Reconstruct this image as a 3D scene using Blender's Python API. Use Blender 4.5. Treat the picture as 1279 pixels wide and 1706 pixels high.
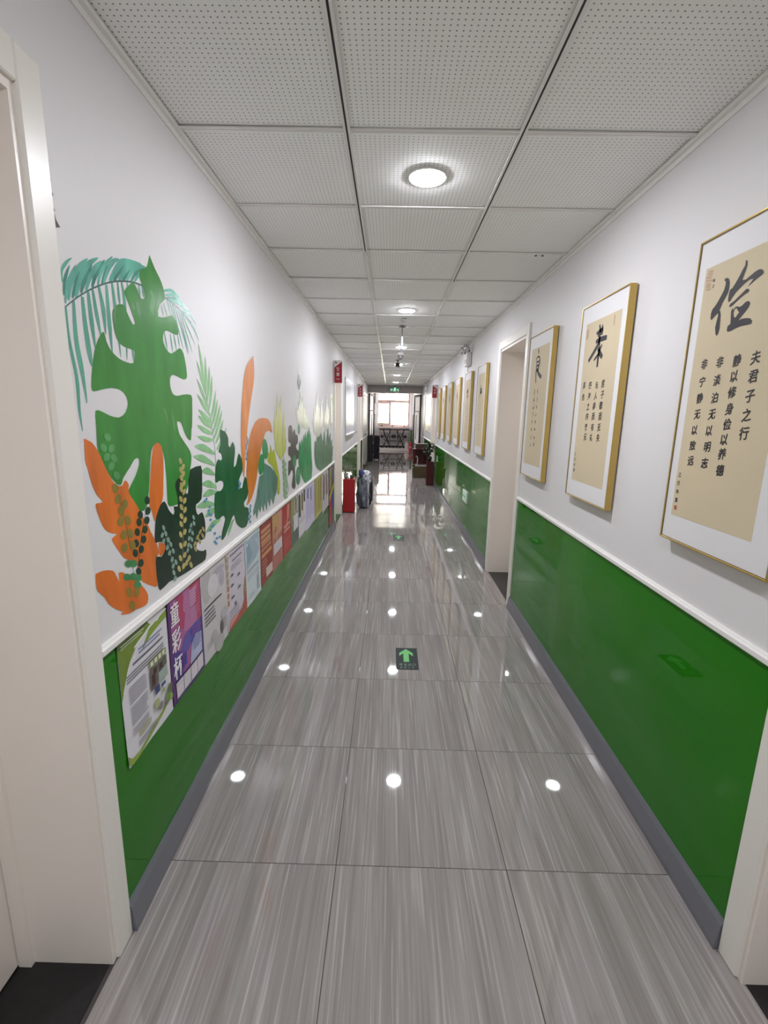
import bpy, math, random
from mathutils import Vector, Matrix
from mathutils.geometry import tessellate_polygon

for o in list(bpy.data.objects):
    bpy.data.objects.remove(o)
SC = bpy.context.scene
COL = SC.collection
R = random.Random(7)

# ------------------------------------------------------------------ camera
FPX, PITCH, YAW, ROLL, EYE = 783.5, 0.2022, -0.0098, 0.0205, 1.557
cam = bpy.data.cameras.new('camera')
cam.sensor_fit = 'VERTICAL'
cam.sensor_height = 36.0
cam.lens = FPX / 1706.0 * 36.0
cam.clip_start = 0.02
cam.clip_end = 300
camo = bpy.data.objects.new('camera', cam)
COL.objects.link(camo)
camo.location = (0, 0, EYE)
camo.rotation_euler = (Matrix.Rotation(-YAW, 3, 'Z') @ Matrix.Rotation(math.pi / 2 - PITCH, 3, 'X')
                       @ Matrix.Rotation(ROLL, 3, 'Z')).to_euler()
SC.camera = camo

# ------------------------------------------------------------------ world, light, exposure
LAMP_RADIANCE = 305.0
SKY = 42.0
world = bpy.data.worlds.new('sky')
SC.world = world
world.use_nodes = True
bg = world.node_tree.nodes['Background']
bg.inputs['Color'].default_value = (0.93, 0.96, 1.0, 1)
bg.inputs['Strength'].default_value = SKY
SC.view_settings.view_transform = 'Standard'
SC.view_settings.look = 'None'
SC.view_settings.gamma = 1.0
SC.view_settings.use_curve_mapping = False
SC.view_settings.exposure = 0.36
SC.cycles.max_bounces = 10
SC.cycles.diffuse_bounces = 6
SC.cycles.glossy_bounces = 6
SC.cycles.use_denoising = True

# ------------------------------------------------------------------ photo pixel -> direction (distance comes from a plane of the room)
def ray(px, py):
    u = (px - 639.5) / FPX
    v = (py - 853.0) / FPX
    c, s = math.cos(ROLL), math.sin(ROLL)
    u, v = u * c + v * s, -u * s + v * c
    ds = math.cos(PITCH) - v * math.sin(PITCH)
    z = -math.sin(PITCH) - v * math.cos(PITCH)
    return Vector((u * math.cos(YAW) + ds * math.sin(YAW), -u * math.sin(YAW) + ds * math.cos(YAW), z))

def on_x(px, py, x):
    d = ray(px, py)
    return Vector((0, 0, EYE)) + d * (x / d.x)

# ------------------------------------------------------------------ materials
def lin(c):
    out = []
    for v in c:
        v = v / 255.0
        out.append(v / 12.92 if v <= 0.04045 else ((v + 0.055) / 1.055) ** 2.4)
    return (*out, 1.0)

MATS = {}
def mat(name, rgb, rough=0.5, metal=0.0, spec=0.5, var=0.0, scale=8.0, stretch=(1, 1, 1), bump=0.0, emit=0.0, coat=0.0, trans=0.0, ior=1.5):
    if name in MATS:
        return MATS[name]
    m = bpy.data.materials.new(name)
    m.use_nodes = True
    nt = m.node_tree
    b = nt.nodes['Principled BSDF']
    b.inputs['Base Color'].default_value = lin(rgb)
    b.inputs['Roughness'].default_value = rough
    b.inputs['Metallic'].default_value = metal
    b.inputs['Specular IOR Level'].default_value = spec
    b.inputs['Coat Weight'].default_value = coat
    b.inputs['Coat Roughness'].default_value = 0.05
    b.inputs['Transmission Weight'].default_value = trans
    b.inputs['IOR'].default_value = ior
    if emit:
        b.inputs['Emission Color'].default_value = lin(rgb)
        b.inputs['Emission Strength'].default_value = emit
    if var or bump:
        tc = nt.nodes.new('ShaderNodeTexCoord')
        mp = nt.nodes.new('ShaderNodeMapping')
        mp.inputs['Scale'].default_value = stretch
        nz = nt.nodes.new('ShaderNodeTexNoise')
        nz.inputs['Scale'].default_value = scale
        nz.inputs['Detail'].default_value = 5
        nt.links.new(tc.outputs['Object'], mp.inputs['Vector'])
        nt.links.new(mp.outputs['Vector'], nz.inputs['Vector'])
        if var:
            rp = nt.nodes.new('ShaderNodeValToRGB')
            a = lin(rgb)
            rp.color_ramp.elements[0].position = 0.3
            rp.color_ramp.elements[1].position = 0.7
            rp.color_ramp.elements[0].color = (*[max(0, x * (1 - var)) for x in a[:3]], 1)
            rp.color_ramp.elements[1].color = (*[min(1, x * (1 + var)) for x in a[:3]], 1)
            nt.links.new(nz.outputs['Fac'], rp.inputs['Fac'])
            nt.links.new(rp.outputs['Color'], b.inputs['Base Color'])
        if bump:
            bp = nt.nodes.new('ShaderNodeBump')
            bp.inputs['Strength'].default_value = 1.0
            bp.inputs['Distance'].default_value = bump
            nt.links.new(nz.outputs['Fac'], bp.inputs['Height'])
            nt.links.new(bp.outputs['Normal'], b.inputs['Normal'])
    MATS[name] = m
    return m

def N(nt, t, **kw):
    n = nt.nodes.new(t)
    for k, v in kw.items():
        setattr(n, k, v)
    return n

def math_node(nt, op, a, b=None):
    n = N(nt, 'ShaderNodeMath', operation=op)
    for i, v in enumerate((a, b)):
        if v is None:
            continue
        if isinstance(v, (int, float)):
            n.inputs[i].default_value = v
        else:
            nt.links.new(v, n.inputs[i])
    return n.outputs[0]

def floor_tile_material():
    m = bpy.data.materials.new('striped_polished_tile')
    m.use_nodes = True
    nt = m.node_tree
    b = nt.nodes['Principled BSDF']
    tc = N(nt, 'ShaderNodeTexCoord')
    oi = N(nt, 'ShaderNodeObjectInfo')
    add = N(nt, 'ShaderNodeVectorMath', operation='ADD')
    comb = N(nt, 'ShaderNodeCombineXYZ')
    sh = math_node(nt, 'MULTIPLY', oi.outputs['Random'], 23.0)
    nt.links.new(sh, comb.inputs['X'])
    nt.links.new(sh, comb.inputs['Z'])
    nt.links.new(tc.outputs['Object'], add.inputs[0])
    nt.links.new(comb.outputs[0], add.inputs[1])
    def layer(sx, sy, sc, det):
        mp = N(nt, 'ShaderNodeMapping')
        mp.inputs['Scale'].default_value = (sx, sy, 1)
        nz = N(nt, 'ShaderNodeTexNoise')
        nz.inputs['Scale'].default_value = sc
        nz.inputs['Detail'].default_value = det
        nt.links.new(add.outputs[0], mp.inputs['Vector'])
        nt.links.new(mp.outputs[0], nz.inputs['Vector'])
        return nz.outputs['Fac']
    broad = layer(1, 0.03, 16, 4)
    fine = layer(1, 0.02, 115, 4)
    rp = N(nt, 'ShaderNodeValToRGB')
    e = rp.color_ramp.elements
    e[0].position, e[0].color = 0.30, lin((136, 129, 127))
    e[1].position, e[1].color = 0.72, lin((159, 153, 151))
    nt.links.new(broad, rp.inputs['Fac'])
    line = N(nt, 'ShaderNodeValToRGB')
    e = line.color_ramp.elements
    e[0].position, e[0].color = 0.54, (0, 0, 0, 1)
    e[1].position, e[1].color = 0.68, (1, 1, 1, 1)
    nt.links.new(fine, line.inputs['Fac'])
    dark = N(nt, 'ShaderNodeValToRGB')
    e = dark.color_ramp.elements
    e[0].position, e[0].color = 0.34, (1, 1, 1, 1)
    e[1].position, e[1].color = 0.46, (0, 0, 0, 1)
    nt.links.new(fine, dark.inputs['Fac'])
    mx = N(nt, 'ShaderNodeMixRGB')
    nt.links.new(math_node(nt, 'MULTIPLY', line.outputs['Color'], 0.6), mx.inputs['Fac'])
    nt.links.new(rp.outputs['Color'], mx.inputs['Color1'])
    mx.inputs['Color2'].default_value = lin((186, 181, 178))
    mx2 = N(nt, 'ShaderNodeMixRGB')
    nt.links.new(math_node(nt, 'MULTIPLY', dark.outputs['Color'], 0.4), mx2.inputs['Fac'])
    nt.links.new(mx.outputs[0], mx2.inputs['Color1'])
    mx2.inputs['Color2'].default_value = lin((122, 115, 112))
    nt.links.new(mx2.outputs[0], b.inputs['Base Color'])
    b.inputs['Roughness'].default_value = 0.03
    b.inputs['Specular IOR Level'].default_value = 0.6
    return m

def ceiling_tile_material():
    m = bpy.data.materials.new('perforated_ceiling_board')
    m.use_nodes = True
    nt = m.node_tree
    b = nt.nodes['Principled BSDF']
    tc = N(nt, 'ShaderNodeTexCoord')
    sp = N(nt, 'ShaderNodeSeparateXYZ')
    nt.links.new(tc.outputs['Object'], sp.inputs[0])
    d = []
    for ax in ('X', 'Y'):
        v = math_node(nt, 'MULTIPLY', sp.outputs[ax], 1 / 0.0172)
        v = math_node(nt, 'SUBTRACT', math_node(nt, 'FRACT', math_node(nt, 'ADD', v, 100.5)), 0.5)
        d.append(math_node(nt, 'MULTIPLY', v, v))
    r = math_node(nt, 'SQRT', math_node(nt, 'ADD', d[0], d[1]))
    hole = math_node(nt, 'LESS_THAN', r, 0.135)
    ins = None
    for ax in ('X', 'Y'):
        a = math_node(nt, 'LESS_THAN', math_node(nt, 'ABSOLUTE', sp.outputs[ax]), 0.279)
        ins = a if ins is None else math_node(nt, 'MULTIPLY', ins, a)
    hole = math_node(nt, 'MULTIPLY', hole, ins)
    mx = N(nt, 'ShaderNodeMixRGB')
    nt.links.new(hole, mx.inputs['Fac'])
    mx.inputs['Color1'].default_value = lin((249, 249, 247))
    mx.inputs['Color2'].default_value = lin((132, 128, 124))
    nt.links.new(mx.outputs[0], b.inputs['Base Color'])
    b.inputs['Roughness'].default_value = 0.75
    b.inputs['Specular IOR Level'].default_value = 0.2
    return m

M_WALL = mat('white_wall_paint', (223, 220, 222), 0.5, spec=0.3, var=0.015, scale=1.3, bump=0.0006)
M_GREEN = mat('glossy_green_panel', (35, 118, 12), 0.03, spec=0.32, var=0.05, scale=1.5, bump=0.0003)
M_TRIM = mat('white_trim', (234, 231, 229), 0.3)
M_SKIRT = mat('grey_skirting', (124, 124, 132), 0.25, metal=0.25)
M_DOOR = mat('cream_door_paint', (238, 229, 221), 0.35, var=0.02, scale=2)
M_CASE = mat('cream_casing', (236, 231, 224), 0.33)
M_BLACK = mat('black_threshold', (24, 24, 26), 0.45, var=0.3, scale=40)
M_GROUT = mat('dark_grout', (70, 66, 64), 0.8)
M_GRID = mat('white_grid_bar', (238, 235, 232), 0.25)
M_GROOVE = mat('dark_groove', (44, 42, 52), 0.6)
M_GOLD = mat('gold_frame', (196, 166, 92), 0.3, metal=0.55, var=0.05, scale=6)
M_GOLDEDGE = mat('dark_gold_edge', (110, 88, 52), 0.5)
M_MAT = mat('white_mat_board', (226, 224, 226), 0.6)
M_PAPER = mat('tan_scroll_paper', (208, 192, 162), 0.7, var=0.05, scale=2.5)
M_INK = mat('black_ink', (44, 40, 46), 0.6)
M_SEAL = mat('red_seal_ink', (190, 158, 134), 0.7)
M_SEAL2 = mat('red_seal_small', (176, 92, 70), 0.7)
M_ALU = mat('aluminium', (196, 198, 202), 0.25, metal=0.85)
M_CHROME = mat('chrome', (220, 220, 224), 0.12, metal=1.0)
M_STEEL = mat('grey_steel', (140, 140, 142), 0.4, metal=0.5)
M_DARKMETAL = mat('dark_metal', (46, 42, 42), 0.4, metal=0.4)
M_WHITEP = mat('white_plastic', (230, 230, 228), 0.35)
M_BOARD = mat('white_board_enamel', (206, 203, 212), 0.3, spec=0.2)
M_RED = mat('red_sign', (168, 30, 44), 0.35)
M_REDBOX = mat('red_painted_box', (164, 26, 32), 0.35, var=0.05, scale=5)
M_MAROON = mat('maroon_wood', (72, 16, 20), 0.25, var=0.1, scale=6)
M_GREENLEAF = mat('dark_foliage', (30, 58, 26), 0.45, var=0.3, scale=20)
M_LIGHTLEAF = mat('light_foliage', (120, 132, 60), 0.5, var=0.3, scale=20)
M_SOIL = mat('soil', (58, 48, 40), 0.9, var=0.3, scale=60)
M_GREY = mat('grey_ceramic', (150, 154, 150), 0.4)
M_NAVY = mat('navy_fabric', (26, 24, 40), 0.7, var=0.2, scale=60)
M_IRON = mat('wrought_iron', (44, 34, 30), 0.5, metal=0.3)
M_FRAME = mat('pinkish_window_frame', (186, 160, 152), 0.45)
M_GLASS = mat('clear_glass', (250, 252, 252), 0.0, trans=1.0, ior=1.05)
M_DOORGLASS = mat('door_glass', (226, 222, 220), 0.02, trans=1.0, ior=1.45)
M_BROWNFRAME = mat('dark_brown_door_frame', (52, 38, 36), 0.3)
M_BRANCH = mat('bark', (120, 100, 88), 0.8)
M_FACADE = mat('cream_facade', (236, 226, 206), 0.8, var=0.04, scale=1)
M_OLIVE = mat('woven_basket', (78, 66, 36), 0.7, var=0.3, scale=30, stretch=(1, 1, 3))
M_BAG = mat('grey_plastic_wrap', (112, 114, 128), 0.15, var=0.5, scale=22, stretch=(1, 1, 0.3), bump=0.03)
M_BAGW = mat('clear_plastic_sheet', (206, 206, 216), 0.1, var=0.3, scale=26, stretch=(1, 1, 0.5), bump=0.025)
M_BROWNBOX = mat('brown_box', (138, 112, 100), 0.6)
M_STICKER = mat('dark_floor_sticker', (46, 56, 56), 0.55, spec=0.15)
M_ARROW = mat('luminous_green', (122, 200, 124), 0.55, spec=0.15)
M_STEXT = mat('sticker_lettering', (112, 132, 116), 0.4)
M_EXITG = mat('exit_green', (20, 90, 50), 0.3, emit=0.25)
M_EXITW = mat('exit_pictogram', (150, 250, 190), 0.3, emit=1.2)
M_DIFF = mat('lamp_diffuser', (247, 249, 255), 0.4, emit=LAMP_RADIANCE)
M_CHIP = mat('bare_plaster', (108, 100, 96), 0.9)
M_BLUEP = mat('pale_blue_plastic', (206, 206, 232), 0.35)
M_FLOOR = floor_tile_material()
M_CEIL = ceiling_tile_material()

# ------------------------------------------------------------------ mesh building
class MB:
    def __init__(s):
        s.v, s.f, s.smooth = [], [], False
    def add(s, vs, fs):
        n = len(s.v)
        s.v += [Vector(p) for p in vs]
        s.f += [tuple(i + n for i in f) for f in fs]
        return s
    def box(s, x0, x1, y0, y1, z0, z1):
        x0, x1 = sorted((x0, x1)); y0, y1 = sorted((y0, y1)); z0, z1 = sorted((z0, z1))
        return s.add([(x0, y0, z0), (x1, y0, z0), (x1, y1, z0), (x0, y1, z0), (x0, y0, z1), (x1, y0, z1), (x1, y1, z1), (x0, y1, z1)],
                     [(0, 3, 2, 1), (4, 5, 6, 7), (0, 1, 5, 4), (1, 2, 6, 5), (2, 3, 7, 6), (3, 0, 4, 7)])
    def rbox(s, x0, x1, y0, y1, z0, z1, b):
        """box with chamfered edges"""
        x0, x1 = sorted((x0, x1)); y0, y1 = sorted((y0, y1)); z0, z1 = sorted((z0, z1))
        pr = [(x0 + b, y0), (x1 - b, y0), (x1, y0 + b), (x1, y1 - b), (x1 - b, y1), (x0 + b, y1), (x0, y1 - b), (x0, y0 + b)]
        cx, cy = (x0 + x1) / 2, (y0 + y1) / 2
        def ins(p):
            return (p[0] + (b if p[0] < cx else -b) * 0.7, p[1] + (b if p[1] < cy else -b) * 0.7)
        rings = [[(*ins(p), z0) for p in pr], [(*p, z0 + b) for p in pr], [(*p, z1 - b) for p in pr], [(*ins(p), z1) for p in pr]]
        vs = [p for r in rings for p in r]
        fs = [tuple(range(7, -1, -1)), tuple(range(24, 32))]
        for r in range(3):
            for i in range(8):
                fs.append((r * 8 + i, r * 8 + (i + 1) % 8, r * 8 + 8 + (i + 1) % 8, r * 8 + 8 + i))
        return s.add(vs, fs)
    def lathe(s, prof, center, axis='Z', n=20):
        vs, fs = [], []
        c = Vector(center)
        for r, h in prof:
            for i in range(n):
                a = 2 * math.pi * i / n
                p = (r * math.cos(a), r * math.sin(a), h)
                if axis == 'X':
                    p = (h, p[0], p[1])
                elif axis == 'Y':
                    p = (p[0], h, p[1])
                vs.append(c + Vector(p))
        for k in range(len(prof) - 1):
            for i in range(n):
                fs.append((k * n + i, k * n + (i + 1) % n, (k + 1) * n + (i + 1) % n, (k + 1) * n + i))
        fs.append(tuple(range(n - 1, -1, -1)))
        fs.append(tuple((len(prof) - 1) * n + i for i in range(n)))
        return s.add(vs, fs)
    def tube(s, pts, r, n=8):
        pts = [Vector(p) for p in pts]
        rs = r if isinstance(r, (list, tuple)) else [r] * len(pts)
        vs, fs = [], []
        for k, p in enumerate(pts):
            d = (pts[min(k + 1, len(pts) - 1)] - pts[max(k - 1, 0)]).normalized()
            up = Vector((0, 0, 1)) if abs(d.z) < 0.9 else Vector((1, 0, 0))
            a = d.cross(up).normalized(); b = d.cross(a)
            for i in range(n):
                t = 2 * math.pi * i / n
                vs.append(p + (a * math.cos(t) + b * math.sin(t)) * rs[k])
        for k in range(len(pts) - 1):
            for i in range(n):
                fs.append((k * n + i, k * n + (i + 1) % n, (k + 1) * n + (i + 1) % n, (k + 1) * n + i))
        fs += [tuple(range(n - 1, -1, -1)), tuple((len(pts) - 1) * n + i for i in range(n))]
        return s.add(vs, fs)
    def poly(s, pts3):
        pts3 = [Vector(p) for p in pts3]
        tris = tessellate_polygon([pts3])
        return s.add(pts3, [tuple(t) for t in tris])
    def ellipsoid(s, c, r, n=12, m=8):
        vs, fs = [], []
        for j in range(1, m):
            t = math.pi * j / m
            for i in range(n):
                a = 2 * math.pi * i / n
                vs.append((c[0] + r[0] * math.sin(t) * math.cos(a), c[1] + r[1] * math.sin(t) * math.sin(a), c[2] + r[2] * math.cos(t)))
        for j in range(m - 2):
            for i in range(n):
                fs.append((j * n + i, j * n + (i + 1) % n, (j + 1) * n + (i + 1) % n, (j + 1) * n + i))
        vs += [(c[0], c[1], c[2] + r[2]), (c[0], c[1], c[2] - r[2])]
        k = len(vs)
        for i in range(n):
            fs.append((k - 2, (i + 1) % n, i))
            fs.append((k - 1, (m - 2) * n + i, (m - 2) * n + (i + 1) % n))
        return s.add(vs, fs)
    def leaf(s, p, d, up, L, W):
        """a folded pointed leaf blade"""
        p = Vector(p); d = Vector(d).normalized(); side = d.cross(Vector(up)).normalized(); nn = side.cross(d)
        vs = [p, p + d * L * 0.35 + side * W - nn * W * 0.3, p + d * L * 0.4 + nn * W * 0.15, p + d * L * 0.35 - side * W - nn * W * 0.3,
              p + d * L * 0.75 + side * W * 0.6 - nn * L * 0.12, p + d * L * 0.78 - nn * L * 0.06, p + d * L * 0.75 - side * W * 0.6 - nn * L * 0.12, p + d * L - nn * L * 0.22]
        return s.add(vs, [(0, 1, 2), (0, 2, 3), (1, 4, 5, 2), (2, 5, 6, 3), (4, 7, 5), (5, 7, 6)])
    def build(s, name, m, parent=None, origin=None, smooth=False):
        me = bpy.data.meshes.new(name)
        off = Vector((0, 0, 0))
        if parent is not None:
            q = parent
            while q is not None:
                off += q.location
                q = q.parent
        if parent is None:
            if origin is None:
                xs = [p.x for p in s.v]; ys = [p.y for p in s.v]; zs = [p.z for p in s.v]
                origin = Vector(((min(xs) + max(xs)) / 2, (min(ys) + max(ys)) / 2, min(zs)))
            off = Vector(origin)
        me.from_pydata([p - off for p in s.v], [], s.f)
        me.update()
        if smooth:
            for p in me.polygons:
                p.use_smooth = True
        o = bpy.data.objects.new(name, me)
        COL.objects.link(o)
        if m:
            me.materials.append(m)
        if parent is None:
            o.location = off
        else:
            o.parent = parent
        return o

def empty(name, loc):
    o = bpy.data.objects.new(name, None)
    o.empty_display_size = 0.1
    COL.objects.link(o)
    o.location = loc
    return o

def tag(o, label=None, cat=None, group=None, kind=None):
    if label: o['label'] = label
    if cat: o['category'] = cat
    if group: o['group'] = group
    if kind: o['kind'] = kind
    return o

def struct(o, label=None):
    o['kind'] = 'structure'
    if label: o['label'] = label
    return o

def copy_tree(o, loc=None, parent=None):
    c = o.copy()
    COL.objects.link(c)
    c.parent = parent
    if loc is not None:
        c.location = loc
    for ch in o.children:
        copy_tree(ch, None, c)
    return c

# flat lettering from the program's own built-in typeface, as outlines in a local x/y plane
_T = {}
def glyphs(body, bold=0.0):
    k = (body, bold)
    if k not in _T:
        cu = bpy.data.curves.new('lettering', 'FONT')
        cu.body = body
        cu.size = 1.0
        cu.resolution_u = 2
        cu.align_x = 'CENTER'
        cu.offset = bold
        ob = bpy.data.objects.new('lettering', cu)
        COL.objects.link(ob)
        dg = bpy.context.evaluated_depsgraph_get()
        me = bpy.data.meshes.new_from_object(ob.evaluated_get(dg))
        vs = [(v.co.x, v.co.y) for v in me.vertices]
        fs = [tuple(p.vertices) for p in me.polygons]
        bpy.data.objects.remove(ob); bpy.data.curves.remove(cu); bpy.data.meshes.remove(me)
        xs = [v[0] for v in vs] or [0]; ys = [v[1] for v in vs] or [0]
        cx, cy = (min(xs) + max(xs)) / 2, (min(ys) + max(ys)) / 2
        _T[k] = ([(x - cx, y - cy) for x, y in vs], fs)
    return _T[k]

def stroke2d(pts, w0, w1=None, prof=None):
    """tapered brush stroke outline in 2-D: returns verts, faces"""
    n = len(pts)
    w1 = w0 if w1 is None else w1
    L, Rr = [], []
    for k, (x, y) in enumerate(pts):
        a = pts[max(k - 1, 0)]; b = pts[min(k + 1, n - 1)]
        dx, dy = b[0] - a[0], b[1] - a[1]
        l = math.hypot(dx, dy) or 1
        t = k / (n - 1)
        w = prof(t) if prof else w0 + (w1 - w0) * t
        L.append((x - dy / l * w, y + dx / l * w)); Rr.append((x + dy / l * w, y - dx / l * w))
    return L + Rr, [(i, i + 1, n + i + 1, n + i) for i in range(n - 1)]

def smooth_line(pts, k=6):
    """Catmull-Rom"""
    if len(pts) < 3:
        a, b = pts
        return [(a[0] + (b[0] - a[0]) * i / k, a[1] + (b[1] - a[1]) * i / k) for i in range(k + 1)]
    P = [pts[0]] + list(pts) + [pts[-1]]
    out = []
    for i in range(1, len(P) - 2):
        for j in range(k):
            t = j / k
            p = []
            for c in (0, 1):
                p0, p1, p2, p3 = P[i - 1][c], P[i][c], P[i + 1][c], P[i + 2][c]
                p.append(0.5 * (2 * p1 + (p2 - p0) * t + (2 * p0 - 5 * p1 + 4 * p2 - p3) * t * t + (3 * p1 - p0 - 3 * p2 + p3) * t ** 3))
            out.append(tuple(p))
    out.append(pts[-1])
    return out

# ================================================================== SETTING
XL, XR = -0.765, 1.035          # wall faces
ZC = 2.512                      # suspended ceiling
YB, YE = -4.6, 22.35            # back and window walls
YBEAM = 15.85
DTOP = 2.185
DOORS_L = [(0.17, 1.07), (6.52, 7.36), (11.12, 12.02)]
DOORS_R = [(0.17, 1.07), (3.79, 4.66), (10.95, 11.92)]
DEPTH = 0.27

# floor
fb = MB().box(XL - 0.75, XR + 0.75, YB - 0.2, YE + 0.2, -0.06, -0.003)
floor = struct(fb.build('floor', M_GROUT), 'polished grey striped tile floor of the corridor')
TX = [-0.7575, -0.1575, 0.4425]
tile = None
for r in range(-10, 35):
    for c in range(3):
        cx, cy = TX[c] + 0.3, 1.3743 + 0.6 * r + 0.3
        if tile is None:
            h = 0.2988
            tb = MB()
            tb.add([(-h, -h, -0.009), (h, -h, -0.009), (h, h, -0.009), (-h, h, -0.009), (-h, -h, -0.0008), (h, -h, -0.0008), (h, h, -0.0008), (-h, h, -0.0008),
                    (-h + .0008, -h + .0008, 0), (h - .0008, -h + .0008, 0), (h - .0008, h - .0008, 0), (-h + .0008, h - .0008, 0)],
                   [(0, 3, 2, 1), (0, 1, 5, 4), (1, 2, 6, 5), (2, 3, 7, 6), (3, 0, 4, 7), (4, 5, 9, 8), (5, 6, 10, 9), (6, 7, 11, 10), (7, 4, 8, 11), (8, 9, 10, 11)])
            tmesh = bpy.data.meshes.new('floor_tile')
            tmesh.from_pydata(tb.v, [], tb.f)
            tmesh.materials.append(M_FLOOR)
            tile = tmesh
        o = bpy.data.objects.new('floor_tile', tile)
        COL.objects.link(o)
        o.parent = floor
        o.location = Vector((cx, cy, 0)) - floor.location

# ceiling
cb = MB().box(XL - 0.3, XR + 0.3, YB - 0.2, YE + 0.2, ZC + 0.14, ZC + 0.2)
ceiling = struct(cb.build('ceiling', M_GRID), 'suspended ceiling of perforated white boards in a grid')
CX = [XL, -0.1714, 0.4286, XR]
cmesh = {}
CY0 = 1.8374
rows = range(-11, 24)
for r in rows:
    for c in range(3):
        w = (CX[c + 1] - CX[c]) / 2 - 0.002
        if c not in cmesh:
            b = MB().box(-w, w, -0.298, 0.298, 0, 0.012)
            me = bpy.data.meshes.new('ceiling_tile')
            me.from_pydata(b.v, [], b.f)
            me.materials.append(M_CEIL)
            cmesh[c] = me
        yc = CY0 + 0.6 * r + 0.3
        if yc + 0.3 > YBEAM + 0.1:
            continue
        o = bpy.data.objects.new('ceiling_tile', cmesh[c])
        COL.objects.link(o)
        o.parent = ceiling
        o.location = Vector(((CX[c] + CX[c + 1]) / 2, yc, ZC + 0.004 + R.uniform(0, .0015))) - ceiling.location
        o.rotation_euler = (R.uniform(-.004, .004), R.uniform(-.003, .003), 0)
for x, yg in zip(CX[1:3], (3.04, 3.64)):     # the first lengths are grooved, the rest are plain white bars
    MB().box(x - 0.012, x - 0.0035, YB, yg, ZC - 0.006, ZC + 0.001).box(x + 0.0035, x + 0.012, YB, yg, ZC - 0.006, ZC + 0.001).build('main_runner', M_GRID, ceiling)
    MB().box(x - 0.0034, x + 0.0034, YB, yg, ZC - 0.003, ZC + 0.0005).build('runner_groove', M_GROOVE, ceiling)
    MB().box(x - 0.012, x + 0.012, yg, YBEAM, ZC - 0.006, ZC + 0.001).box(x - 0.005, x + 0.005, yg, YBEAM, ZC - 0.009, ZC - 0.006).build('main_runner', M_GRID, ceiling)
cbar = {}
for r in rows:
    y = CY0 + 0.6 * r
    if y > YBEAM - 0.05:
        continue
    for c in range(3):
        a, b_ = CX[c] + (0.0 if c == 0 else 0.0122), CX[c + 1] - (0.0 if c == 2 else 0.0122)
        if c not in cbar:
            L = (b_ - a) / 2
            b = MB().box(-L, L, -0.0105, -0.002, -0.004, 0.001).box(-L, L, 0.0005, 0.0105, -0.004, 0.001)
            me = bpy.data.meshes.new('cross_bar')
            me.from_pydata(b.v, [], b.f)
            me.materials.append(M_GRID)
            b = MB().box(-L, L, -0.002, 0.0005, -0.001, 0.0012)
            me2 = bpy.data.meshes.new('cross_bar_slit')
            me2.from_pydata(b.v, [], b.f)
            me2.materials.append(M_GROOVE)
            cbar[c] = (me, me2)
        for me in cbar[c]:
            o = bpy.data.objects.new(me.name.split('.')[0], me)
            COL.objects.link(o)
            o.parent = ceiling
            o.location = Vector(((a + b_) / 2, y, ZC)) - ceiling.location
for x, s in ((XL, 1), (XR, -1)):
    MB().box(x, x + s * 0.020, YB, YBEAM, ZC - 0.012, ZC + 0.001).box(x, x + s * 0.006, YB, YBEAM, ZC - 0.03, ZC - 0.012).build('wall_angle_trim', M_GRID, ceiling)
for c, (y, x0) in enumerate([(3.06, 0.86), (3.06, 0.90)]):   # two screw holes left in a board by the wall
    MB().lathe([(0.008, 0), (0.008, 0.002)], (x0 - 0.01 + c * 0.0, y + 0.03, ZC + 0.0025), n=10).build('screw_hole', M_GROOVE, ceiling)

# walls with door openings
def wall_side(name, x, s, doors, label):
    b = MB()
    y = YB
    x2 = x + s * DEPTH
    for (a, c) in doors:
        b.box(x, x2, y, a, 0, ZC + 0.14)
        b.box(x, x2, a, c, DTOP, ZC + 0.14)
        y = c
    b.box(x, x2, y, YE, 0, ZC + 0.14)
    # what closes the recesses behind the doors
    b.box(x2 + s * 0.16, x2 + s * 0.2, YB, YE, -0.003, ZC + 0.14)
    return struct(b.build(name, M_WALL, origin=(x, 0, 0)), label)
wall_left = wall_side('wall_left', XL, -1, DOORS_L, 'white left wall painted with large leaves above a green dado')
wall_right = wall_side('wall_right', XR, 1, DOORS_R, 'white right wall hung with framed calligraphy above a green dado')
struct(MB().box(XL - .5, XR + .5, YB - .15, YB, -.003, ZC + .14).build('wall_back', M_WALL), 'white wall closing the corridor behind the viewer')
# window wall
WX0, WX1, WZ0, WZ1 = -0.60, 0.88, 1.06, 2.62
b = MB().box(XL - .5, WX0, YE, YE + .3, -.003, ZC + .2).box(WX1, XR + .5, YE, YE + .3, -.003, ZC + .2).box(WX0, WX1, YE, YE + .3, -.003, WZ0).box(WX0, WX1, YE, YE + .3, WZ1, ZC + .2)
wall_end = struct(b.build('wall_end', M_WALL), 'white end wall around the bright far window')
MB().box(0.93, XR, YE - .006, YE, 0.0, 0.92).build('green_panel', M_GREEN, wall_end)
struct(MB().box(XL - .02, XR + .02, YBEAM, YBEAM + .28, 2.30, ZC + .14).build('trim_1', mat('grey_beam_paint', (176, 168, 166), 0.6)), 'grey beam across the corridor in front of the far window')

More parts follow.
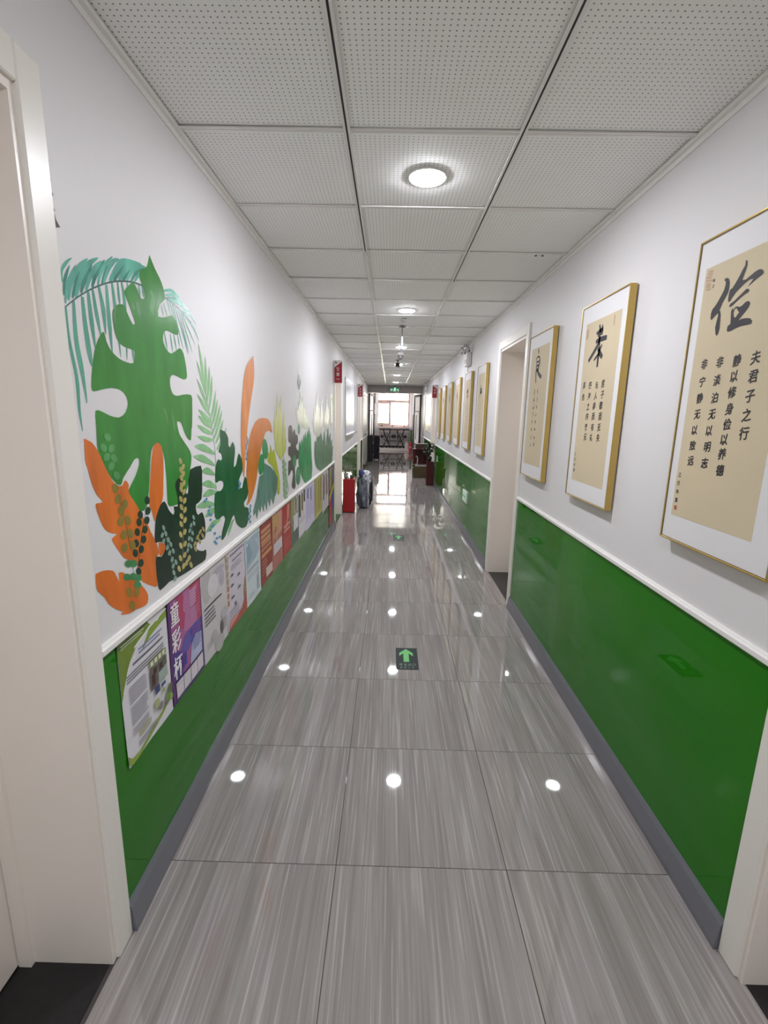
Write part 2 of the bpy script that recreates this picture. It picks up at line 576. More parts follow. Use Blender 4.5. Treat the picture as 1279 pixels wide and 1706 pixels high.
# dado panels, rails, skirtings
def segments(doors, y0, y1, gap=0.069):
    out, y = [], y0
    for a, c in doors:
        out.append((y, a - gap)); y = c + gap
    out.append((y, y1))
    return out
rail_n = 2
for (x, s, doors, wall, side) in ((XL, 1, DOORS_L, wall_left, 'left'), (XR, -1, DOORS_R, wall_right, 'right')):
    RAIL0 = 0.908 if side == 'left' else 0.920
    RAIL1 = RAIL0 + 0.027
    for (a, c) in segments(doors, YB, YBEAM - 0.05):
        MB().box(x, x + s * 0.004, a, c, 0.0, RAIL0 + 0.01).build('green_panel', M_GREEN, wall)
        pr = [(0, RAIL0), (0.012, RAIL0), (0.016, RAIL0 + 0.004), (0.016, RAIL0 + 0.018), (0.010, RAIL1 - 0.006), (0.007, RAIL1), (0, RAIL1)]
        b = MB()
        n = len(pr)
        vs = [(x + s * p, yy, z) for yy in (a, c) for p, z in pr]
        b.add(vs, [(i, (i + 1) % n, n + (i + 1) % n, n + i) for i in range(n)] + [tuple(range(n)), tuple(range(2 * n - 1, n - 1, -1))])
        struct(b.build('trim_%d' % rail_n, M_TRIM), 'white chair rail on the %s wall' % side)
        rail_n += 1
        pr = [(0, 0), (0.028, 0), (0.028, 0.02), (0.019, 0.086), (0.010, 0.1), (0, 0.1)]
        n = len(pr)
        b = MB()
        vs = [(x + s * p, yy, z) for yy in (a, c) for p, z in pr]
        b.add(vs, [(i, (i + 1) % n, n + (i + 1) % n, n + i) for i in range(n)] + [tuple(range(n)), tuple(range(2 * n - 1, n - 1, -1))])
        struct(b.build('baseboard_%s' % side, M_SKIRT), 'grey skirting along the %s wall' % side)

# doors
def door(n, x, s, y0, y1, label, leaf=True, thr=M_BLACK):
    """s = +1 when the wall lies towards +x"""
    e = empty('door_%d' % n, (x, (y0 + y1) / 2, 0))
    struct(e, label)
    w, t = 0.068, 0.016
    for (a, c) in ((y0 - w, y0 + 0.004), (y1 - 0.004, y1 + w)):
        MB().rbox(x - s * t, x + s * 0.002, a, c, 0, DTOP + 0.075, 0.004).build('casing', M_CASE, e)
    MB().rbox(x - s * t, x + s * 0.002, y0 + 0.004, y1 - 0.004, DTOP, DTOP + 0.075, 0.004).build('casing_head', M_CASE, e)
    for (a, c) in ((y0, y0 + 0.02), (y1 - 0.02, y1)):
        MB().box(x - s * 0.006, x + s * DEPTH, a, c, 0, DTOP - 0.02).build('jamb', M_DOOR, e)
    MB().box(x - s * 0.006, x + s * DEPTH, y0, y1, DTOP - 0.02, DTOP).build('jamb_head', M_DOOR, e)
    MB().box(x + s * 0.005, x + s * (DEPTH + 0.14), y0 + 0.02, y1 - 0.02, -0.003, 0.0005).build('threshold', thr, e)
    if leaf:
        d = MB().box(x + s * (DEPTH - 0.012), x + s * (DEPTH + 0.03), y0 + 0.02, y1 - 0.02, 0.006, DTOP - 0.022).build('door_leaf', M_DOOR, e)
        yh = y1 - 0.1
        MB().lathe([(0.024, 0), (0.024, 0.006), (0.01, 0.008), (0.01, 0.045)] if s < 0 else [(0.024, 0), (0.024, -0.006), (0.01, -0.008), (0.01, -0.045)], (x + s * (DEPTH - 0.012), yh, 1.02), 'X', 14).build('handle_rose', M_STEEL, d)
        MB().tube([(x + s * (DEPTH - 0.055), yh, 1.02), (x + s * (DEPTH - 0.055), yh - 0.11, 1.02)], 0.009).build('lever', M_STEEL, d)
        for a, c in ((y0 + 0.02, y0 + 0.034), (y1 - 0.034, y1 - 0.02)):
            MB().box(x + s * (DEPTH - 0.05), x + s * (DEPTH - 0.014), a, c, 0, DTOP - 0.022).build('door_stop', M_DOOR, e)
    return e
D1 = door(1, XL, -1, *DOORS_L[0], 'cream door in a deep frame at the near left')
door(2, XR, 1, *DOORS_R[0], 'cream door in a deep frame at the near right')
door(3, XR, 1, *DOORS_R[1], 'cream recessed door between the calligraphy frames', thr=mat('charcoal_threshold', (52, 50, 48), 0.5))
door(4, XL, -1, *DOORS_L[1], 'cream door frame at the end of the leaf mural', thr=mat('green_threshold', (56, 96, 60), 0.4))
door(5, XL, -1, *DOORS_L[2], 'cream door frame past the white board')
door(6, XR, 1, *DOORS_R[2], 'cream door frame past the last calligraphy frame')
# paint flaked off beside the near left casing
for (py0, py1, w) in ((241, 268, 3), (272, 300, 2.5), (303, 326, 3), (330, 352, 2), (352, 379, 7)):
    x0 = 74.5 + (py0 - 241) * 0.137
    x1 = 74.5 + (py1 - 241) * 0.137
    MB().poly([on_x(x0, py0, XL + .0008), on_x(x0 + w * .5, (py0 + py1) / 2, XL + .0008), on_x(x1 + w, py1, XL + .0008), on_x(x1 - 1.0, py1, XL + .0008), on_x(x0 - 1.5, (py0 + py1) / 2, XL + .0008)]).build('paint_chip', M_CHIP, wall_left)

# grey flush door on the far left wall
e = struct(empty('door_7', (XL, 14.2, 0)), 'grey door flush with the far left wall')
MB().rbox(XL, XL + .014, 13.12, 13.2, 0, 2.2, .003).rbox(XL, XL + .014, 15.2, 15.28, 0, 2.2, .003).rbox(XL, XL + .014, 13.2, 15.2, 2.13, 2.2, .003).build('casing', M_CASE, e)
for a in (13.21, 14.205):
    d = MB().rbox(XL, XL + .01, a, a + .985, .01, 2.125, .003).build('door_leaf', mat('grey_door', (150, 144, 142), 0.4), e)
    MB().lathe([(.02, 0), (.02, .03), (.028, .034), (.028, .05)], (XL + .01, a + (.9 if a < 14 else .08), 1.0), 'X', 12).build('knob', M_STEEL, d)
e = struct(empty('door_8', (XR, 15.1, 0)), 'cream door on the far right wall near the glass doors')
MB().rbox(XR - .014, XR, 14.5, 14.58, 0, 2.2, .003).rbox(XR - .014, XR, 15.45, 15.53, 0, 2.2, .003).rbox(XR - .014, XR, 14.58, 15.45, 2.13, 2.2, .003).build('casing', M_CASE, e)
d = MB().rbox(XR - .01, XR, 14.585, 15.445, .01, 2.125, .003).build('door_leaf', mat('taupe_door', (178, 172, 166), 0.4), e)
MB().lathe([(.02, 0), (.02, -.03), (.028, -.034), (.028, -.05)], (XR - .01, 14.66, 1.0), 'X', 12).build('knob', M_STEEL, d)

# glass double doors folded open beyond the beam
def glass_door(n, hx, hy, ex, ey, label):
    e = struct(empty('door_%d' % n, (hx, hy, 0)), label)
    h = Vector((hx, hy, 0)); d = Vector((ex - hx, ey - hy, 0)); L = d.length; d.normalize(); nn = Vector((-d.y, d.x, 0))
    def slab(a, c, z0, z1, th):
        b = MB()
        p = [h + d * a + nn * th, h + d * c + nn * th, h + d * c - nn * th, h + d * a - nn * th]
        return b.add([q + Vector((0, 0, z0)) for q in p] + [q + Vector((0, 0, z1)) for q in p],
                     [(0, 3, 2, 1), (4, 5, 6, 7), (0, 1, 5, 4), (1, 2, 6, 5), (2, 3, 7, 6), (3, 0, 4, 7)])
    slab(0, .07, .01, 2.28, .022).build('stile', M_BROWNFRAME, e)
    slab(L - .07, L, .01, 2.28, .022).build('stile', M_BROWNFRAME, e)
    slab(.07, L - .07, 2.2, 2.28, .022).build('rail', M_BROWNFRAME, e)
    slab(.07, L - .07, .01, .2, .022).build('rail', M_BROWNFRAME, e)
    slab(.07, L - .07, .56, .62, .022).build('rail', M_BROWNFRAME, e)
    slab(.07, L - .07, 1.70, 1.74, .022).build('rail', M_BROWNFRAME, e)
    slab(.07, L - .07, .2, 2.2, .005).build('pane', M_DOORGLASS, e)
    for q in (1, -1):
        p = h + d * (L - .12) + nn * .06 * q
        MB().tube([p + Vector((0, 0, .75)), p + Vector((0, 0, 1.6))], .014).build('pull_bar', M_CHROME, e)
    return e
glass_door(9, XL + .03, 16.3, -.60, 17.1, 'open brown framed glass door leaf at the far left')
glass_door(10, XR - .03, 16.3, .83, 17.1, 'open brown framed glass door leaf at the far right')

# far window
e = struct(empty('window_1', ((WX0 + WX1) / 2, YE, WZ0)), 'bright far window with pinkish frames and a fixed top light')
def bar(x0, x1, z0, z1, y0=YE + .06, y1=YE + .13, name='frame_bar'):
    return MB().rbox(x0, x1, y0, y1, z0, z1, .006).build(name, M_FRAME, e)
bar(WX0, WX0 + .03, WZ0, WZ1); bar(WX1 - .08, WX1, WZ0, WZ1)
bar(WX0 + .03, WX1 - .08, WZ0, WZ0 + .09); bar(WX0 + .03, WX1 - .08, WZ1 - .06, WZ1)
bar(WX0 + .03, WX1 - .08, 2.15, 2.27); bar(-.096, .009, WZ0 + .09, 2.15)
bar(WX0 + .03, -.096, 2.10, 2.15, YE + .05, YE + .1, 'sash_bar'); bar(WX0 + .03, -.096, WZ0 + .09, WZ0 + .16, YE + .05, YE + .1, 'sash_bar')
for (a, c, z0, z1) in ((WX0 + .03, -.096, WZ0 + .16, 2.10), (.009, WX1 - .08, WZ0 + .09, 2.15), (WX0 + .03, WX1 - .08, 2.27, WZ1 - .06)):
    MB().box(a, c, YE + .09, YE + .094, z0, z1).build('pane', M_GLASS, e)
MB().rbox(WX0 - .03, WX1 + .04, YE - .16, YE + .06, 1.015, 1.055, .008).build('window_sill', mat('stone_sill', (214, 208, 204), 0.3), e)
MB().box(WX1, WX1 + .05, YE - .02, YE, 0.9, WZ1).build('jamb_trim', M_TRIM, e)

# ================================================================== CEILING LIGHTS
lamp_words = {2.155: 'nearest round ceiling downlight, seen largest', 4.63: 'round ceiling downlight just before the hanging sign',
              7.0: 'round ceiling downlight half hidden behind the hanging sign', 9.3: 'round ceiling downlight beyond the ceiling camera',
              11.68: 'second round ceiling downlight from the beam', 14.15: 'round ceiling downlight closest to the green exit sign',
              -0.25: 'round ceiling downlight directly above the viewer', -2.65: 'round ceiling downlight behind the viewer'}
proto = None
for y, words in lamp_words.items():
    loc = (0.128, y, ZC)
    if proto is None:
        proto = empty('ceiling_downlight', loc)
        MB().lathe([(.0722, -.001), (.0725, -.004), (.077, -.0035), (.080, -.001), (.080, .003), (.0722, .003)], loc, n=40).build('rim', M_WHITEP, proto, smooth=True)
        MB().lathe([(.02, -.0085), (.05, -.0082), (.064, -.0075), (.0715, -.005), (.0715, -.002)], loc, n=40).build('diffuser', M_DIFF, proto, smooth=True)
        o = proto
    else:
        o = copy_tree(proto, loc)
    tag(o, words, 'ceiling light', 'round downlights along the middle boards')

# ================================================================== MURAL on the left wall
def crop(x0, y0, s):
    return lambda x, y: (x0 + x * s, y0 + y * s)
A = crop(80, 400, 280 / 1279)
B = crop(120, 700, 280 / 1279)
Cc = crop(300, 560, 260 / 1279)
Dd = crop(470, 600, 90 / 640)
PAINT = {}
def paint(rgb, var=0.18):
    k = (rgb, var)
    if k not in PAINT:
        PAINT[k] = mat('paint_%d_%d_%d' % rgb, rgb, 0.24, spec=0.5, var=var, scale=7, stretch=(1, 2.2, 0.6), bump=0.0006)
    return PAINT[k]
LAYER = [0]
def nxt():
    LAYER[0] += 1
    return XL + 0.0005 + 0.00005 * LAYER[0]
def W(cr, pts, x):
    return [on_x(*cr(*p), x) for p in pts]
def shape(name, label, rgb, cr, pts, x=None, k=3, var=0.18):
    """a painted patch: outline smoothed and laid flat on the wall"""
    x = x or nxt()
    if k > 1:
        pts = smooth_line(list(pts) + [pts[0]], k)[:-1]
    o = MB().poly(W(cr, pts, x)).build(name, paint(rgb, var), wall_left)
    if label: o['label'] = label
    return o
def brush(b, cr, pts, w, x, tip=0.15, base=0.5):
    line = [on_x(*cr(*p), x) for p in smooth_line(pts, 5)]
    l2 = [(p.y, p.z) for p in line]
    vs, fs = stroke2d(l2, 0, prof=lambda t: w * (base + (1 - base) * math.sin(min(1, t * 1.5) * math.pi / 2) if t < .55 else 1 - (1 - tip) * ((t - .55) / .45) ** 1.3))
    x += 1.5e-7 * len(b.f)      # later strokes lie over earlier ones
    b.add([(x, y, z) for y, z in vs], fs)
def ovals(b, cr, items, x):
    for (px, py, rx, ry, rot) in items:
        c, s = math.cos(rot), math.sin(rot)
        pts = []
        for i in range(14):
            t = 2 * math.pi * i / 14
            u, v = rx * math.cos(t), ry * math.sin(t)
            pts.append((px + u * c - v * s, py + u * s + v * c))
        b.poly(W(cr, pts, x + 1.5e-7 * len(b.f)))

# teal drooping palm frond behind the big leaf
x = nxt(); b = MB()
for pts, w in [([(120, 420), (128, 300), (165, 190)], .005), ([(185, 440), (215, 320), (262, 190)], .006), ([(250, 400), (285, 290), (345, 150)], .007), ([(335, 360), (365, 260), (430, 150)], .007), ([(410, 330), (440, 240), (505, 140)], .006),
               ([(500, 315), (550, 220), (620, 160)], .008), ([(570, 308), (620, 230), (690, 178)], .008), ([(630, 315), (670, 250), (735, 215)], .006), ([(905, 440), (980, 450), (1060, 520)], .005)]:
    brush(b, A, pts, w, x)
b.build('painted_palm_frond', paint((66, 140, 122), .3), wall_left)['label'] = 'darker teal leaflets in the painted palm frond'
x = nxt(); b = MB()
for pts, w in [([(110, 320), (105, 230), (140, 170), (180, 135)], .006), ([(132, 480), (150, 330), (210, 190)], .007), ([(155, 455), (185, 300), (240, 200), (300, 140)], .010),
               ([(210, 435), (250, 280), (300, 190), (380, 135)], .013), ([(290, 385), (320, 280), (370, 200), (410, 160)], .011), ([(380, 340), (400, 250), (440, 180), (490, 125)], .009),
               ([(425, 325), (460, 220), (500, 160), (540, 145)], .010), ([(470, 315), (520, 220), (570, 165), (650, 160)], .014), ([(540, 308), (590, 220), (640, 180), (710, 185)], .015),
               ([(600, 305), (640, 235), (690, 200), (750, 210)], .011), ([(650, 325), (690, 265), (730, 230)], .008),
               ([(880, 385), (940, 385), (1000, 440)], .008), ([(895, 420), (960, 420), (1040, 500)], .008), ([(920, 455), (1000, 480), (1080, 550)], .010), ([(1000, 530), (1070, 560), (1130, 640)], .007), ([(1010, 545), (1090, 640), (1150, 770)], .006)]:
    brush(b, A, pts, w * .72, x)
o = b.build('painted_palm_frond', paint((98, 176, 156), .3), wall_left); o['label'] = 'teal drooping palm frond painted behind the big green leaf'
x2 = nxt(); b = MB()
for pts, w in [([(135, 510), (160, 750), (220, 1050), (240, 1300), (265, 1455)], .0065), ([(195, 460), (215, 750), (260, 1000), (298, 1240)], .009), ([(262, 430), (285, 650), (320, 880), (335, 960)], .010),
               ([(305, 390), (330, 600), (362, 830)], .009), ([(340, 375), (370, 560), (405, 740)], .008), ([(385, 350), (420, 520), (440, 720)], .009), ([(445, 340), (465, 600), (490, 860)], .009),
               ([(487, 320), (510, 500), (555, 890)], .008), ([(530, 320), (540, 430), (548, 500)], .006), ([(560, 320), (585, 500), (602, 910)], .008), ([(600, 320), (640, 500)], .005), ([(640, 800), (655, 930)], .006), ([(690, 340), (702, 430)], .005), ([(715, 345), (727, 440)], .005),
               ([(860, 490), (880, 585)], .004), ([(880, 480), (910, 590)], .004), ([(905, 450), (935, 575)], .004), ([(925, 460), (960, 600)], .004), ([(945, 480), (985, 650), (1030, 830)], .004), ([(960, 490), (1040, 760), (1065, 865)], .004), ([(985, 510), (1075, 865)], .0035), ([(1000, 530), (1100, 860)], .0035), ([(1010, 540), (1120, 800)], .0035),
               ([(885, 700), (910, 845)], .005), ([(930, 715), (950, 855)], .005), ([(955, 715), (978, 835)], .005), ([(985, 715), (1003, 820)], .004)]:
    brush(b, A, pts, w, x2)
ob = b.build('painted_palm_frond', paint((88, 164, 140)), wall_left); ob['label'] = 'long hanging teal leaflets of the painted palm frond'
b = MB(); brush(b, A, [(130, 510), (210, 445), (300, 388), (390, 346), (480, 319), (560, 312), (640, 320), (720, 347), (800, 385), (880, 430), (960, 492), (1030, 555), (1090, 630)], .0028, nxt(), tip=.8)
b.build('painted_stem', paint((70, 112, 104)), wall_left)

big = [A(*p) for p in [(772, 112), (810, 210), (850, 290), (878, 370), (890, 450), (850, 490), (838, 580), (900, 585), (935, 572), (960, 590), (985, 650), (990, 720), (950, 712), (905, 690), (880, 705), (875, 760), (890, 810), (915, 850), (940, 862), (975, 840), (1005, 822), (1030, 860), (1045, 930), (1055, 1000), (1055, 1050), (1030, 1060), (990, 1040), (950, 1025), (930, 1050), (930, 1110), (950, 1170), (985, 1185), (1030, 1175), (1090, 1180), (1097, 1240), (1098, 1320), (1096, 1420)]]
big += [B(*p) for p in [(909, 70), (905, 150), (880, 140), (850, 80), (830, 20), (800, 12), (806, 60), (820, 110), (850, 160), (890, 220), (908, 270), (905, 340), (890, 420), (880, 500), (850, 590), (800, 640), (740, 655), (725, 600), (720, 480), (710, 350), (695, 250), (660, 182), (630, 185), (605, 230), (595, 330), (590, 450), (583, 560), (575, 620), (555, 680), (520, 690), (470, 640), (430, 560), (440, 510), (480, 430), (510, 340), (505, 290), (475, 300), (440, 360), (390, 440), (375, 490), (340, 485), (300, 440), (260, 380), (225, 300), (200, 240), (190, 180), (185, 60)]]
big += [A(*p) for p in [(364, 1380), (362, 1300), (400, 1300), (470, 1335), (540, 1350), (590, 1310), (608, 1240), (590, 1180), (550, 1140), (480, 1125), (400, 1140), (345, 1150), (330, 1110), (335, 1000), (345, 900), (365, 800), (400, 720), (425, 700), (445, 770), (480, 840), (540, 900), (600, 930), (650, 935), (660, 880), (655, 840), (600, 820), (550, 790), (520, 740), (500, 660), (490, 560), (500, 520), (530, 490), (570, 490), (590, 520), (610, 570), (645, 640), (662, 628), (640, 560), (620, 500), (595, 440), (580, 390), (610, 350), (640, 325), (665, 345), (690, 400), (710, 445), (735, 440), (725, 370), (700, 300), (695, 250), (715, 220), (750, 205), (765, 150)]]
ident = lambda x, y: (x, y)
shape('painted_monstera_leaf', 'huge bright green monstera leaf painted on the left wall', (52, 134, 50), ident, big, k=2, var=0.16)
# scuffed, lighter brushwork near the top of the big leaf
b = MB(); x = nxt()
for pts, w in [([(780, 380), (800, 440), (790, 520), (800, 570)], .012), ([(840, 390), (850, 440), (830, 500)], .008), ([(680, 470), (690, 530), (700, 580)], .012), ([(640, 480), (660, 540)], .006), ([(880, 1280), (900, 1330), (915, 1420)], .005), ([(940, 1300), (955, 1380), (965, 1450)], .005), ([(520, 500), (505, 560), (515, 640)], .006)]:
    brush(b, A, pts, w, x)
b.build('painted_leaf_brushwork', paint((92, 150, 92), .3), wall_left)

# orange leaves
OR = (218, 112, 40)
shape('painted_orange_leaf', 'large orange leaf painted below the big green leaf', OR, B, [(92, 140), (150, 170), (200, 240), (240, 330), (290, 430), (330, 490), (380, 500), (395, 470), (410, 460), (432, 490), (430, 545), (460, 600), (500, 660), (540, 740), (580, 800), (600, 850), (640, 930), (665, 1010), (640, 1050), (645, 1150), (650, 1260), (610, 1260), (560, 1240), (520, 1210), (510, 1130), (470, 1080), (400, 1050), (360, 1000), (320, 940), (305, 900), (345, 865), (300, 860), (250, 830), (215, 760), (190, 690), (180, 640), (200, 632), (235, 620), (190, 570), (150, 480), (120, 370), (100, 300)], k=2)
shape('painted_orange_leaf', 'narrow orange finger leaf painted in front of the big green leaf', OR, B, [(650, 170), (680, 200), (695, 300), (695, 480), (690, 600), (660, 680), (632, 770), (610, 700), (590, 650), (590, 560), (597, 420), (605, 300), (620, 200)], k=3)
shape('painted_orange_leaf', None, OR, B, [(660, 930), (700, 940), (712, 980), (690, 1020), (668, 1030)], k=3)
shape('painted_orange_leaf', 'lowest orange leaf painted just above the chair rail', OR, B, [(180, 1170), (240, 1145), (310, 1145), (335, 1180), (365, 1235), (355, 1160), (400, 1165), (440, 1200), (500, 1230), (550, 1280), (578, 1330), (575, 1390), (540, 1420), (490, 1440), (440, 1470), (370, 1480), (390, 1455), (340, 1440), (280, 1400), (250, 1350), (195, 1300), (183, 1240)], k=2)
# near-black leaf with sprigs
# pale palm frond
x = nxt(); b = MB()
PG = (140, 192, 138)
left = [((135, 200), (215, 480)), ((138, 350), (235, 590)), ((140, 475), (250, 650)), ((150, 600), (258, 705)), ((148, 650), (262, 750)), ((140, 730), (268, 800)), ((145, 820), (270, 850))]
right = [((150, 60), (205, 430)), ((205, 165), (212, 470)), ((240, 245), (222, 540)), ((262, 320), (236, 610)), ((293, 440), (250, 690)), ((308, 515), (258, 740)), ((330, 555), (268, 790)), ((345, 600), (278, 840)), ((355, 680), (290, 880)), ((380, 750), (300, 930))]
for t, s_ in left + right:
    m_ = ((t[0] + s_[0]) / 2 + 4, (t[1] + s_[1]) / 2 + 10)
    brush(b, Cc, [s_, m_, t], .012, x, tip=.05, base=.3)
for t, s_ in [((120, 900), (285, 965)), ((108, 985), (285, 1058)), ((178, 1105), (285, 1135)), ((180, 1210), (300, 1240)), ((185, 1310), (300, 1280)), ((135, 1400), (290, 1380)), ((205, 1480), (310, 1420)), ((212, 1610), (330, 1500)), ((390, 1640), (440, 1500))]:
    m_ = ((t[0] + s_[0]) / 2, (t[1] + s_[1]) / 2 - 14)
    brush(b, Cc, [s_, m_, t], .016, x, tip=.03, base=.2)
o = b.build('painted_palm_frond', paint(PG), wall_left); o['label'] = 'pale green upright palm frond painted beside the big leaf'
b = MB(); brush(b, Cc, [(165, 200), (210, 470), (250, 690), (275, 850), (290, 1000), (290, 1180), (300, 1300)], .002, nxt(), tip=.9)
b.build('painted_stem', paint((120, 170, 120)), wall_left)
shape('painted_dark_leaf', 'deep green lobed leaf painted right of the pale palm frond', (26, 92, 52), Cc, [(328, 765), (370, 785), (395, 840), (395, 890), (410, 910), (430, 865), (450, 920), (445, 1000), (440, 1070), (460, 1050), (478, 960), (505, 1010), (512, 1090), (500, 1130), (480, 1190), (490, 1240), (510, 1240), (530, 1150), (555, 1200), (560, 1270), (545, 1330), (525, 1360), (530, 1400), (560, 1410), (560, 1500), (540, 1560), (500, 1570), (460, 1530), (445, 1470), (430, 1480), (400, 1560), (370, 1640), (340, 1673), (345, 1600), (370, 1500), (350, 1470), (320, 1500), (285, 1480), (285, 1290), (330, 1270), (355, 1230), (350, 1190), (320, 1185), (290, 1200), (290, 1080), (310, 1010), (330, 1020), (345, 1000), (335, 960), (315, 945), (330, 880), (325, 820)], k=2, var=.25)
shape('painted_black_leaf', 'blackish green lobed leaf painted with gold and silver sprigs', (24, 48, 36), B, [(900, 375), (980, 345), (990, 450), (985, 600), (945, 640), (945, 690), (960, 720), (990, 700), (1010, 760), (1015, 830), (1010, 900), (960, 920), (945, 960), (960, 990), (1000, 995), (1020, 985), (1015, 1060), (960, 1100), (900, 1140), (820, 1190), (740, 1230), (670, 1295), (650, 1220), (640, 1130), (640, 1040), (680, 1040), (710, 980), (705, 935), (660, 925), (632, 930), (632, 830), (640, 740), (670, 650), (705, 618), (735, 680), (770, 720), (780, 690), (775, 655), (805, 655), (800, 570), (785, 500), (800, 450), (840, 440), (850, 500), (870, 560), (885, 540), (885, 460)], k=2, var=.25)
def sprig(label, rgb, pts, rx, ry, stem, tilt=0.25):
    x = nxt(); b = MB()
    ovals(b, B, [(p[0], p[1], rx, ry, tilt if i % 2 else -tilt) for i, p in enumerate(pts)], x)
    if stem:
        brush(b, B, stem, .0012, x, tip=.9)
    o = b.build('painted_sprig', paint(rgb), wall_left)
    if label: o['label'] = label
sprig('gold sprig painted on the blackish leaf', (186, 172, 108), [(825, 310), (845, 355), (828, 380), (845, 410), (832, 440), (850, 480), (833, 495), (852, 545), (830, 525), (858, 612), (828, 600), (860, 682), (832, 662), (860, 760), (832, 730), (858, 850), (830, 790), (860, 940), (828, 870), (858, 1025), (828, 955), (850, 1110), (825, 1050), (872, 1085), (815, 1130), (890, 1050), (905, 1100)], 12, 25, [(840, 400), (846, 700), (842, 1150)])
sprig('silver sprig painted on the blackish leaf', (136, 166, 152), [(697, 820), (687, 875), (713, 862), (697, 920), (733, 910), (725, 970), (752, 945), (742, 1010), (770, 995), (762, 1060), (790, 1080), (770, 1110), (775, 1160), (785, 1205)], 11, 22, [(700, 850), (740, 980), (785, 1190)])
sprig(None, (136, 166, 152), [(925, 740), (905, 800), (928, 785), (895, 840), (917, 858), (890, 900), (912, 908), (885, 950), (905, 960), (880, 990)], 9, 19, [(922, 760), (900, 900), (880, 1010)])
sprig(None, (170, 154, 92), [(1000, 830), (975, 850), (995, 880), (955, 890), (970, 918), (935, 940), (940, 980)], 9, 22, None, .4)
sprig('dark berry sprig painted on the orange leaf', (30, 62, 44), [(572, 610), (577, 690), (520, 720), (570, 762), (510, 777), (555, 832), (497, 852), (545, 907), (490, 937), (527, 982), (483, 1012), (525, 1087), (508, 1150)], 20, 31, [(575, 620), (530, 880), (500, 1150)], .1)
sprig('olive sprig painted on the orange leaf', (140, 122, 52), [(330, 520), (350, 600), (375, 690), (370, 772), (425, 762), (395, 872), (445, 862), (400, 972), (460, 952), (400, 640)], 24, 38, [(350, 560), (410, 780), (440, 960)], .2)
sprig('small green sprig painted between the orange leaves', (70, 140, 86), [(430, 1092), (470, 1090), (420, 1195), (465, 1190), (502, 1200), (500, 1255)], 28, 28, [(430, 1060), (470, 1150), (480, 1290)], .2)
sprig(None, (150, 124, 44), [(435, 1310), (492, 1310), (460, 1412)], 22, 38, None, .1)
sprig('faint sprig painted on the big green leaf', (84, 154, 88), [(240, 210), (300, 215), (270, 130), (265, 280), (320, 290), (300, 350), (340, 420)], 24, 34, None, .5)
x = nxt(); b = MB()
ovals(b, B, [(px + R.uniform(-8, 8), py + R.uniform(-8, 8), 9, 10, 0) for px, py in [(1015, 610), (1025, 600), (1040, 655), (1045, 690), (1045, 715), (1060, 760), (1055, 730), (1075, 800), (1060, 840), (1085, 860), (1110, 890), (1120, 880), (1105, 940), (1095, 920), (1070, 815)]], x)
ovals(b, Cc, [(548 + R.uniform(-7, 7), py, 6, 12, 0) for py in range(830, 1010, 22)] + [(490 + R.uniform(-8, 8), py, 7, 12, 0) for py in range(1190, 1250, 18)] + [(572 + R.uniform(-6, 6), py, 6, 13, 0) for py in range(1390, 1540, 22)], x)
o = b.build('painted_blue_berries', paint((84, 150, 190)), wall_left); o['label'] = 'small blue berries dotted over the painted leaves'
# tall orange leaf and orange curl
shape('painted_orange_leaf', 'tall slender orange leaf painted in the middle of the mural', (222, 134, 66), Cc, [(600, 160), (607, 260), (605, 370), (585, 500), (560, 680), (545, 850), (535, 1000), (525, 1150), (515, 1100), (500, 900), (500, 700), (510, 500), (525, 330), (550, 230)], k=3)
shape('painted_orange_leaf', 'curled orange leaf painted beside the tall slender one', (216, 124, 48), Cc, [(545, 1390), (560, 1300), (545, 1160), (550, 1000), (565, 860), (590, 760), (620, 700), (660, 672), (710, 675), (740, 710), (755, 790), (730, 775), (700, 790), (680, 860), (660, 950), (640, 1060), (625, 1180), (600, 1290), (570, 1360)], k=3)
x = nxt(); b = MB(); ovals(b, Cc, [(697, 925, 23, 85, -.08), (665, 1050, 25, 86, .05)], x)
o = b.build('painted_oval_leaf', paint((62, 148, 86)), wall_left); o['label'] = 'two green oval leaves painted right of the orange curl'
shape('painted_grass_or_sheen', 'yellow green grass tuft painted behind the fan leaf', (186, 196, 62), Cc, [(720, 1030), (720, 950), (735, 960), (740, 885), (755, 950), (770, 920), (785, 1000), (800, 1080), (820, 1200), (815, 1290), (800, 1290), (790, 1200), (770, 1090), (740, 1050)], k=2)
def plume(label, rgb, cr, base, tips, w):
    x = nxt(); b = MB()
    for (tx, ty) in tips:
        brush(b, cr, [base, (base[0] + (tx - base[0]) * .75, base[1] + (ty - base[1]) * .45), (tx, ty)], w, x, tip=.02, base=.35)
    o = b.build('painted_grass_or_sheen', paint(rgb), wall_left)
    o['label'] = label
plume('tall pale yellow grass plume painted in the mural', (206, 212, 116), Cc, (825, 1000), [(772, 680), (862, 720), (780, 560), (852, 600), (868, 830), (778, 790), (795, 445), (826, 480), (812, 520)], .030)
shape('painted_fan_leaf', 'blue green fan palm leaf painted over the chair rail', (98, 140, 124), Cc, [(690, 1040), (740, 1070), (775, 1110), (800, 1160), (795, 1220), (790, 1280), (775, 1320), (765, 1380), (745, 1320), (735, 1400), (718, 1330), (712, 1430), (695, 1360), (685, 1440), (668, 1380), (655, 1450), (645, 1400), (630, 1500), (620, 1440), (605, 1470), (600, 1430), (625, 1330), (640, 1230), (650, 1150), (680, 1130)], k=1, var=.3)
x = nxt(); b = MB()
brush(b, Cc, [(840, 930), (865, 1100), (890, 1270)], .006, x, tip=.7)
for i, py in enumerate(range(1020, 1310, 46)):
    brush(b, Cc, [(868 + i * 3, py + 35), (850 + i * 2, py + 18), (835 + i * 2, py)], .022, x, tip=.1)
o = b.build('painted_fern', paint((150, 184, 148)), wall_left); o['label'] = 'sage green ladder fern painted in the mural'
